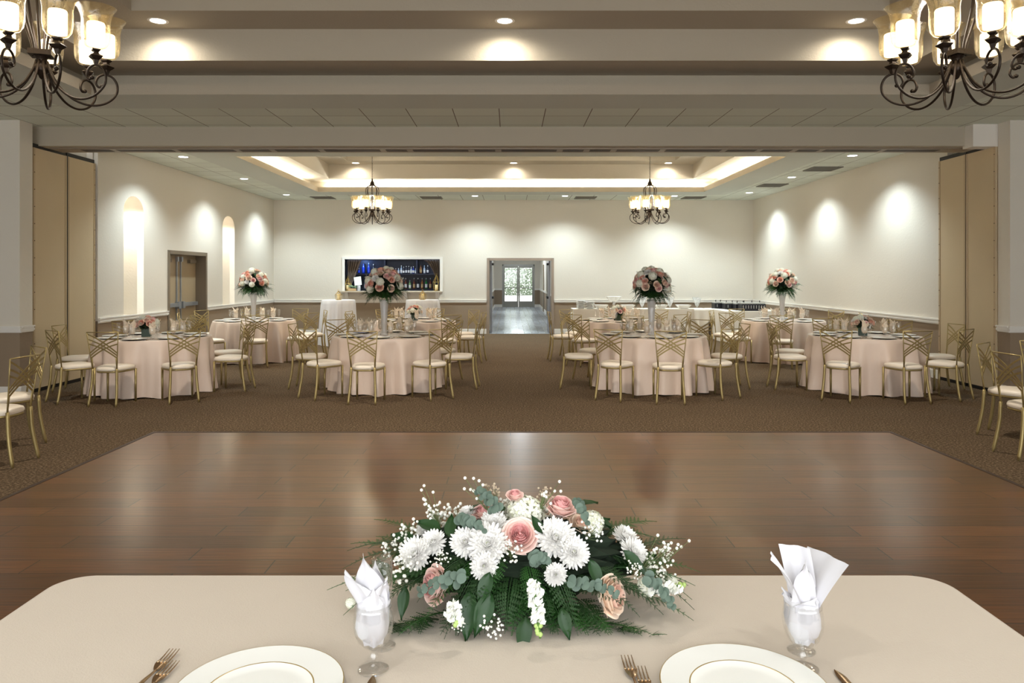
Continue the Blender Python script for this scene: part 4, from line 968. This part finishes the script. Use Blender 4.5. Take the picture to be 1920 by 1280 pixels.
for k, r, x, y, z, nx, ny, nz in CENTER:
    n = Vector((nx, ny, nz))
    if k == 'leaf': place(k, (x, y, z), n+Vector((0, -.3, .1)), r, R, roll=(nx+random.uniform(-.3, .3), -.4 if z < .95 else .1, -.6 if z < .95 else .7))
    elif k in ('mum', 'rose_pink', 'rose_cream'):
        nn = n+Vector((0, -.55, 0))
        if k != 'mum' and z < .9: nn = Vector((-.8 if x < 0 else .7, -.5, .25))
        place(k, Vector((x, y, z))-n*.01, nn, r*(1.0 if k != 'mum' else 1.0), R, roll=random.uniform(0, 6))
    elif k == 'breath': place('breath' if z < 1.0 else 'breath_dry', (x, y, z), n, r, R, roll=random.uniform(0, 6))
    else: place(k, Vector((x, y, z))-n*r*.3, n+Vector((0, -.4, 0)), r, R, roll=random.uniform(0, 6))
for k, ax, ay, az, bx, by_, bz in SPRIGS:
    if k == 'eucalyptus': ob('eucalyptus_sprig', eucalyptus_mesh((ax, ay-.03, az), (bx, by_-.03, bz), .0135), R)
    else: ob('stock_sprig', stock_mesh((ax, ay-.03, az), (bx, by_-.03, max(bz, .775))), R)
random.seed(31)
for i in range(30):
    a = random.uniform(-.25, pi+.25); z = random.uniform(.25, .8); rr_ = sqrt(1-z*z); n = Vector((rr_*cos(a), rr_*sin(a), z))
    place('leaf' if i % 3 else 'breath', (.02+.37*n.x, 2.03+.16*n.y, .79+.22*n.z), (n.x*.5, n.y-.5, n.z+.5), random.uniform(.045, .065), R, roll=(n.x, n.y, .9) if i % 3 else 1)
for i in range(46):
    a = 2*pi*i/46+random.uniform(-.06, .06); ca, sa = cos(a), sin(a); k = random.uniform(.98, 1.1); zt = random.uniform(.768, .86)
    tip = (.02+.47*k*ca, 2.01+.20*k*sa, zt if sa < .3 else random.uniform(.8, .95)); base = (.02+.22*ca, 2.02+.08*sa, random.uniform(.82, .92))
    ob('fern_frond', frond_mesh(base, tip, .05, random.uniform(.035, .05), 20, mt=random.choice((M_fern, M_fernd)), fine=True), R)
for i in range(54):   # front face filling
    x = random.uniform(-.34, .38); zb = random.uniform(.85, .94)*(1-.25*abs(x)/.4)
    base = (x*.8, 1.93, zb); tip = (x+random.uniform(-.07, .07), 1.83-.02*random.random(), zb-random.uniform(.06, .14))
    if tip[2] < .775: tip = (tip[0], tip[1], .775)
    ob('fern_frond', frond_mesh(base, tip, .03, random.uniform(.03, .045), 14, mt=random.choice((M_fern, M_fernd)), fine=True), R)
for (x, y, z, tx, ty, tz) in ((-.06, 2.05, 1.0, -.10, 2.05, 1.075), (.08, 2.05, 1.0, .12, 2.06, 1.07), (-.2, 2.1, .95, -.245, 2.12, 1.03), (.38, 2.0, .85, .47, 2.0, .93), (.33, 1.95, .86, .40, 1.93, .955)):
    m = MB(); random.seed(int(x*1000)+7)
    for q in range(9):
        t = random.uniform(.5, 1.1); p = Vector((x+(tx-x)*t, y, z+(tz-z)*t))+Vector((random.uniform(-.025, .025), random.uniform(-.02, .02), random.uniform(-.02, .02)))
        m.tube([(x, y, z), p], .0008, 3, 1, caps=False); m.ball(p, .0045, 6, 5, 0)
    ob('babys_breath', m.mesh('babys_breath', F['breath'].materials[:]), R)

# ============================================================ BAR
BX0, BX1, BZ0, BZ1 = -4.63, -1.97, 1.2, 2.085
mb = MB()
for (x0, x1, z0, z1) in ((BX0-.075, BX0, BZ0-.02, BZ1+.07), (BX1, BX1+.075, BZ0-.02, BZ1+.07), (BX0, BX1, BZ1, BZ1+.07)): mb.box(x0, x1, BY-.035, BY+.15, z0, z1)
w1 = struct('window_1', mb, M_white)
mb = MB(); mb.box(BX0-.12, BX1+.04, BY-.24, BY+.25, BZ0-.035, BZ0-.001); ob('window_sill', mb.mesh('window_sill', mat('beige stone sill', (204, 190, 168), .3)), w1)
for x in (-4.56, -2.92, -2.04):
    mb = MB()
    for i in range(8): t = i/8; mb.box(x-.045, x+.045, BY-.19+.17*t**.7, BY-.001, 1.165-.235*(t+.125), 1.165-.235*t)
    ob('bracket', mb.mesh('bracket', M_white), w1)
mb = MB(); mb.box(-5.6, -1.0, 22.2, 22.3, 0, 2.7); mb.box(-5.6, -5.5, BY+.15, 22.3, 0, 2.7); mb.box(-1.1, -1.0, BY+.15, 22.3, 0, 2.7); mb.box(-5.6, -1.0, BY+.15, 22.3, 2.6, 2.7); mb.box(-5.6, -1.0, BY+.15, 22.3, -.1, 0)
struct('wall_bar', mb, mat('midnight bar wall', (34, 38, 58), .6))
M_shelf = mat('dark bar shelving', (38, 40, 54), .5)
r = root('bar_shelf', 'dark bottle shelving standing behind the bar window', 'shelf', (0, 0, 0))
mb = MB(); mb.box(-5.4, -1.15, 22.14, 22.2, .3, 2.4); ob('back_panel', mb.mesh('back_panel', M_shelf), r)
for z in (1.235, 1.685, 2.16):
    mb = MB(); mb.box(-5.4, -1.15, 21.85, 22.14, z-.03, z); ob('shelf_board', mb.mesh('shelf_board', M_shelf), r)
for x in (-3.68, -2.74, -4.7): mb = MB(); mb.box(x-.02, x+.02, 21.86, 22.14, 1.685, 2.13); ob('divider', mb.mesh('divider', M_shelf), r)
def bottle_mesh(h, r, col, lab, cap, name='bottle'):
    m = MB(); m.lathe([(.001, 0), (r, .002), (r, h*.12)], 14, mi=0); m.lathe([(r*1.01, h*.12), (r*1.01, h*.45)], 14, mi=1)
    m.lathe([(r, h*.45), (r, h*.55), (r*.8, h*.63), (r*.36, h*.72), (r*.32, h*.9)], 14, mi=0); m.lathe([(r*.36, h*.88), (r*.36, h), (.001, h)], 14, mi=2); return m.mesh(name, [col, lab, cap])
gm = lambda n, c, ro=.08: mat(n, c, ro)
mc = dict(blue=gm('cobalt glass', (24, 60, 170)), clear=gm('pale bottle glass', (170, 186, 200)), amber=gm('amber bottle', (150, 96, 50)), green=gm('green bottle', (40, 130, 60)), dark=gm('dark bottle', (30, 28, 40)), rose=gm('red brown bottle', (120, 60, 44)), lime=gm('pale green bottle', (150, 190, 130)),
          lab=gm('paper label', (236, 232, 224), .6), labt=gm('tan label', (190, 160, 110), .6), cap=gm('dark cap', (40, 36, 50), .4), capw=gm('pale cap', (220, 214, 200), .4))
bx = lambda zx: (640+zx/9.6-957)/1400*22.0
def bottle(zx, h, col, lab, cap, z, label, grp, y=22.0, r=None):
    o = ob('bottle', bottle_mesh(h, r or h*.13, mc[col], mc[lab], mc[cap]), loc=(bx(zx), y, z)); tag(o, label, 'bottle', grp)
U = 'bottles on the upper bar shelf'; Lw = 'bottles on the lower bar shelf'
for zx, h, c, l, cp, lab in ((318, .22, 'dark', 'blue', 'cap', 'small dark bottle by the curtain, upper bar shelf'), (400, .32, 'blue', 'blue', 'cap', 'fat cobalt blue bottle with pale collar, upper bar shelf'), (495, .32, 'blue', 'blue', 'clear', 'cobalt blue bottle with slim neck, upper bar shelf'), (578, .28, 'dark', 'lab', 'capw', 'tall white-labelled bottle beside the cobalt bottles, upper bar shelf'), (655, .22, 'dark', 'lab', 'cap', 'shorter white-labelled bottle over the flowers, upper bar shelf'), (735, .2, 'dark', 'lab', 'cap', 'bottle just clear of the flower top, upper bar shelf'),
    (1430, .27, 'amber', 'labt', 'cap', 'amber bottle past the divider, upper bar shelf'), (1495, .24, 'clear', 'lab', 'clear', 'pale slim bottle past the divider, upper bar shelf'), (1555, .24, 'dark', 'lab', 'capw', 'white-labelled bottle next to the swept curtain, upper bar shelf')):
    bottle(zx, h, c, l, cp, 1.686, lab, U)
for i, zx in enumerate((935, 980, 1030, 1080, 1122, 1168, 1215, 1258, 1298, 1338)):
    bottle(zx, (.13, .15, .16, .24, .20, .22, .22, .2, .21, .15)[i], ('rose', 'rose', 'clear', 'clear', 'dark', 'dark', 'dark', 'clear', 'blue', 'clear')[i], 'lab', 'capw', 1.686, ('small pink-labelled bottle touching the flowers', 'small pink-labelled bottle next in the row', 'short clear bottle after the two pink ones', 'tallest clear bottle in the middle compartment', 'squat white-labelled bottle in the middle compartment', 'round white-labelled bottle in the middle compartment', 'slim white-labelled bottle in the middle compartment', 'clear narrow bottle in the middle compartment', 'slim blue bottle in the middle compartment', 'pale jar-like bottle at the middle compartment divider')[i]+', upper bar shelf', U, r=.028)
for i, (zx, h, c, l) in enumerate(((432, .3, 'clear', 'lab'), (508, .3, 'clear', 'lab'), (1160, .32, 'rose', 'lab'), (1235, .26, 'lime', 'lab'), (1310, .32, 'rose', 'labt'), (1380, .32, 'dark', 'lab'), (1455, .32, 'amber', 'labt'), (1528, .32, 'green', 'lab'), (1603, .32, 'rose', 'labt'))):
    bottle(zx, h, c, l, 'clear', 1.236, ('clear bottle by the menu sign', 'clear bottle half behind the flowers', 'red brown bottle with white label', 'shorter pale green bottle', 'red brown bottle with tan label after the pale green one', 'dark bottle with white label', 'amber bottle with tan label', 'green bottle with white label', 'last red brown bottle before the lantern')[i]+', lower bar shelf', Lw, r=.036)
# curtains
def curtain(side, lab):
    m = MB(); M_cur = mat('taupe curtain', (120, 104, 92), .8)
    def fn(u, v):
        if side < 0: x = BX0+.02+u*(.40*(1-v**.8*.75)+.02*sin(v*5)) 
        else: x = BX1-.02-u*(.46*(1-v**.6*.86))
        return (x, BY+.22+.03*sin(u*34), BZ1-.02-v*(.82 if side < 0 else .62))
    m.grid(fn, 60, 16); 
    o = ob('curtain', m.mesh('curtain', M_cur)); s = o.modifiers.new('s', 'SOLIDIFY'); s.thickness = .006; tag(o, lab, 'curtain', 'bar window curtains')
curtain(-1, 'taupe curtain gathered at the bar window side with the menu sign'); curtain(1, 'taupe curtain swept aside at the bar window side with the lantern')
mb = MB(); mb.tube([(BX0+.0, BY+.22, BZ1-.012), (BX1, BY+.22, BZ1-.012)], .010, 8); tag(ob('curtain_rod', mb.mesh('curtain_rod', M_bronze)), 'thin rod across the top of the bar window', 'curtain rod')
sx = lambda zx: (640+zx/9.6-957)/1400*20.95
def candle(x, y, z, r, h, lab):
    R = root('candle', lab, 'candle', (x, y, z)); m = MB(); m.lathe([(.001, 0), (r, 0), (r, h), (r*.8, h), (.001, h-.006)], 20); ob('wax', m.mesh('wax', mat('warm candle wax', (250, 226, 170), .5)), R)
    m = MB(); m.tube([(0, 0, h-.006), (0, 0, h+.012)], .0015, 5); ob('wick', m.mesh('wick', M_black), R)
def lantern(x, y, z, s, lab, h=.30):
    R = root('geometric_lantern', lab, 'lantern', (x, y, z)); m = MB(); n = 6; b = [Vector((s*.75*cos(2*pi*i/n), s*.75*sin(2*pi*i/n), .004)) for i in range(n)]; t = [Vector((s*cos(2*pi*i/n), s*sin(2*pi*i/n), h*.55)) for i in range(n)]; a = Vector((0, 0, h))
    for i in range(n):
        j = (i+1) % n
        for p, q in ((b[i], b[j]), (t[i], t[j]), (b[i], t[i]), (t[i], a)): m.tube([p, q], .0045, 6)
    ob('wire_frame', m.mesh('wire_frame', M_lan), R); m = MB(); m.lathe([(.001, 0), (s*.75, 0), (s*.75, .003), (.001, .003)], 6); ob('base_plate', m.mesh('base_plate', M_lan), R)
    m = MB(); m.tube([Vector((0, 0, h))+Vector((cos(k*pi/6), 0, sin(k*pi/6)))*.018+Vector((0, 0, .018)) for k in range(13)], .003, 6, caps=False); ob('ring_handle', m.mesh('ring_handle', M_lan), R)
M_lan = mat('polished brass wire', (214, 178, 96), .3, .85)
candle(sx(118), 20.95, BZ0, .04, .16, 'cream candle inside the wire holder on the bar sill by the plants'); lantern(sx(118), 20.95, BZ0, .09, 'wire candle holder at the plant end of the bar sill', .38)
candle(sx(1715), 20.95, BZ0, .042, .17, 'white candle inside the wire lantern on the bar sill'); lantern(sx(1715), 20.95, BZ0, .10, 'tall wire lantern at the bottle end of the bar sill', .45)
R = root('succulent_planter', 'small planter of pale succulents on the bar sill', 'potted plant', (sx(215), 20.86, BZ0)); mb = MB(); mb.box(-.11, .10, -.06, .06, 0, .07); ob('pot', mb.mesh('pot', mat('tan pot', (190, 160, 120), .7)), R)
mb = MB(); random.seed(6)
for i in range(7):
    c = Vector((-.09+.03*i, random.uniform(-.03, .03), .09+.04*random.random()))
    for k in range(16):
        d = Vector((random.gauss(0, 1), random.gauss(0, 1), abs(random.gauss(0, 1)))).normalized()*.05; e = d.orthogonal().normalized()*.012; mb.add([c, c+d*.5+e, c+d, c+d*.5-e], [(0, 1, 2, 3)])
ob('foliage', mb.mesh('foliage', mat('pale succulent', (150, 180, 150), .6)), R)
R = root('menu_sign', 'white menu card tilted on a clear stand on the bar sill', 'sign', (sx(320), 20.93, BZ0)); mb = MB(); mt = Matrix.Rotation(-.14, 4, 'Y')@Matrix.Rotation(-.12, 4, 'X'); mb.box(-.10, .10, -.006, .006, .16, .40, M=mt); ob('card', mb.mesh('card', mat('white card', (244, 244, 240), .6)), R)
mb = MB(); mb.lathe([(.001, 0), (.045, 0), (.045, .16), (.042, .16), (.042, .005), (.001, .005)], 20); ob('glass_stand', mb.mesh('glass_stand', M_vaseglass), R)
l = bpy.data.lights.new('bar_light', 'AREA'); l.energy = 22; l.color = (.6, .75, 1.0); l.shape = 'RECTANGLE'; l.size = 3.6; l.size_y = .3; o = bpy.data.objects.new('bar_light', l); COL.objects.link(o); o.location = (-3.3, 21.45, 2.55); o.rotation_euler = (-.25, 0, 0)
point('bar_blue_light', (-4.35, 21.8, 2.05), 5, (.25, .45, 1.0), .04)

# ============================================================ COCKTAIL TABLES
def cocktail(x, y, where, seed):
    m = MB(); n = 120; rr = random.Random(seed); p = [rr.uniform(0, 6) for _ in range(4)]; rings = []; H = 1.06; R0 = .385
    rings += [[(r*cos(2*pi*i/n), r*sin(2*pi*i/n), H-dz) for i in range(n)] for r, dz in ((.02, 0), (.2, 0), (.375, 0), (R0, .006))]
    for k in range(1, 13):
        t = k/12; row = []
        for i in range(n):
            a = 2*pi*i/n; f = .03*sin(13*a+p[0]+sin(2*a))+.016*sin(29*a+p[1])+.02*sin(5*a+p[2]); r = R0+.008+.035*t+f*t**.6; row.append((r*cos(a), r*sin(a), max(.006, H-.006-(H-.012)*t)))
        rings.append(row)
    m.add([q for r in rings for q in r], [(k*n+i, k*n+(i+1) % n, (k+1)*n+(i+1) % n, (k+1)*n+i) for k in range(len(rings)-1) for i in range(n)], 0, True); m.add(rings[0], [tuple(range(n))])
    tag(ob('cocktail_table', m.mesh('cocktail_table', M_sheer), loc=(x, y, 0)), f'tall cocktail table under a white gathered cloth, {where}', 'table', 'cocktail tables below the bar window')
    candle(x, y, H, .038, .14, f'lit-looking cream candle in the brass lantern, {where}'); lantern(x, y, H, .085, f'brass wire lantern on the tall cocktail table, {where}', .21)
cocktail(-4.05, 17.6, 'on the niche-wall side', 1); cocktail(-2.08, 17.7, 'on the doorway side', 2)

# ============================================================ BUFFET
def draped(name, x0, x1, y0, y1, z, seed, lab, sw=None):
    m = MB(); rr = random.Random(seed); per = []
    L = [((x0, y0), (x1, y0), (0, -1)), ((x1, y0), (x1, y1), (1, 0)), ((x1, y1), (x0, y1), (0, 1)), ((x0, y1), (x0, y0), (-1, 0))]
    for p, q, n_ in L:
        k = int(((q[0]-p[0])**2+(q[1]-p[1])**2)**.5/.04)
        for i in range(k): t = i/k; per.append((p[0]+(q[0]-p[0])*t, p[1]+(q[1]-p[1])*t, *n_))
    n = len(per); ph = [rr.uniform(0, 6) for _ in range(3)]
    rings = [[(x, y, z) for x, y, a, b in per]]
    for k in range(1, 11):
        t = k/10; rings.append([(x+a*.022*t*(1+sin(i*.55+ph[0])*.8+.6*sin(i*.21+ph[1])), y+b*.022*t*(1+sin(i*.55+ph[0])*.8+.6*sin(i*.21+ph[1])), z-(z-.008)*t) for i, (x, y, a, b) in enumerate(per)])
    m.add([q for r in rings for q in r], [(k*n+i, k*n+(i+1) % n, (k+1)*n+(i+1) % n, (k+1)*n+i) for k in range(10) for i in range(n)], 0, True); m.add(rings[0], [tuple(range(n))])
    o = ob(name, m.mesh(name, M_buffet)); tag(o, lab, 'table'); return o
draped('buffet_table', 1.62, 5.12, 19.25, 20.0, .765, 1, 'long buffet table under white cloth against the back wall')
draped('serving_table', 5.2, 6.65, 18.05, 20.0, .765, 2, 'white clothed serving table in the back corner holding the black caddies')
m = MB()   # overlay cloth gathered where the tables meet
def ov(u, v):
    x = 4.72+.75*u; drop = .30+.26*u*(1-u)*4*.5+.1*sin(u*9)
    if v < .35: return (x, 19.6-.36*v/.35-1.2*max(0, u-.6), .772)
    t = (v-.35)/.65; return (x+.03*sin(u*18)*t, 19.22-1.2*max(0, u-.6)-.03*t-.02*sin(u*22)*t, .770-drop*t)
m.grid(ov, 30, 14); o = ob('overlay_cloth', m.mesh('overlay_cloth', M_buffet)); o.modifiers.new('s', 'SOLIDIFY').thickness = .004; tag(o, 'short white overlay cloth gathered at the corner between the buffet tables', 'tablecloth')
ux = lambda px, y: (px-957)/1400*y
m = MB(); m.lathe([(.001, .004), (.07, .004), (.115, .012), (.13, .016), (.13, .019), (.11, .014), (.07, .0), (.001, .0)], 24); PL = m.mesh('dinner_plate', M_china)
ORD = ['topmost', 'second from top', 'third from top', 'fourth from top', 'fifth from top', 'sixth from top', 'seventh from top', 'eighth from top', 'ninth from top', 'lowest']
for px, s, n_ in ((1089.5, 'stack nearest the doorway', 10), (1106, 'second stack', 9)):
    for k in range(n_):
        o = ob('dinner_plate', PL, loc=(ux(px, 19.45)+.002*(k % 3), 19.45, .766+k*.0215), scale=.98); tag(o, f'white dinner plate, {ORD[n_-1-k]} of the {s} on the buffet', 'plate', 'plates in the buffet '+s)
def bowl(px, y, w, h, lab):
    m = MB(); r = w/2; m.lathe([(.001, 0), (r*.5, 0), (r*.55, .01), (r*.8, h*.6), (r, h), (r*.98, h), (r*.76, h*.55), (r*.5, .02), (.001, .016)], 4, M=Matrix.Rotation(pi/4, 4, 'Z')@Matrix.Scale(1.28, 4, (1, 0, 0)) if False else Matrix.Rotation(pi/4, 4, 'Z'), sm=False)
    tag(ob('serving_bowl', m.mesh('serving_bowl', M_china), loc=(ux(px, y), y, .766)), lab, 'bowl', 'white serving bowls on the buffet')
for px, lab in ((1127, 'next to the plate stacks'), (1177, 'past the pedestal dish'), (1238, 'behind the tall flowers'), (1281, 'between the glass vases, toward the caddies')): bowl(px, 19.5, .50, .10, f'white square serving bowl on the buffet, {lab}')
R = root('pedestal_dish', 'wide white dish raised on a glass pedestal on the buffet', 'dish', (ux(1151, 19.7), 19.7, .766))
m = MB(); m.lathe([(.001, .19), (.10, .19), (.13, .22), (.20, .305), (.205, .315), (.195, .315), (.12, .235), (.001, .205)], 28); ob('dish', m.mesh('dish', M_china), R); m = MB(); m.lathe([(.001, .0), (.08, 0), (.075, .012), (.03, .03), (.022, .08), (.04, .1), (.024, .12), (.05, .18), (.001, .189)], 24); ob('pedestal', m.mesh('pedestal', M_vaseglass), R)
for px, lab in ((1204, 'beside the tall flowers, doorway side'), (1256, 'beside the tall flowers, caddy side'), (1307, 'standing clear toward the caddies')):
    m = MB(); m.lathe([(.001, 0), (.06, .0), (.055, .01), (.014, .02), (.014, .035), (.04, .07), (.09, .20), (.125, .29), (.122, .29), (.086, .20), (.036, .075), (.001, .05)], 24); tag(ob('glass_vase', m.mesh('glass_vase', M_cone), loc=(ux(px, 19.7), 19.7, .766)), f'cone-shaped glass vase on the buffet, {lab}', 'vase', 'cone glass vases on the buffet')
M_blk = mat('black plastic caddy', (24, 24, 32), .4)
m_lid = mat('pale lid', (200, 200, 196), .3)
for i, (x0, x1, y, nk, lab) in enumerate(((5.30, 5.55, 19.35, 2, 'black serving caddy farthest back in the corner'), (5.45, 5.75, 18.95, 2, 'second black serving caddy from the back'), (5.62, 5.92, 18.6, 2, 'third black serving caddy from the back'), (5.66, 6.24, 18.25, 3, 'wide black slotted caddy at the front of the corner table'))):
    R = root('serving_caddy', lab, 'caddy', (x0, y, .766), group='black serving caddies'); w = x1-x0; h = .15 if i < 3 else .17
    m = MB(); m.box(0, w, 0, .32, 0, h); ob('body', m.mesh('body', M_blk), R); m = MB(); m.box(.01, w-.01, .01, .31, h, h+.035); ob('lid', m.mesh('lid', m_lid), R)
    for k in range(nk): m = MB(); m.lathe([(.001, h+.035), (.012, h+.035), (.008, h+.055), (.018, h+.075), (.001, h+.08)], 10, c=(w*(k+.5)/nk, .15, 0)); ob('knob', m.mesh('knob', M_black), R)
    m = MB(); ns = 9 if i == 3 else 2
    for k in range(ns): m = MB(); m.box(w*(k+.5)/ns-.006, w*(k+.5)/ns+.006, -.004, 0, h*.35, h*.8); ob('slot', m.mesh('slot', m_lid), R)
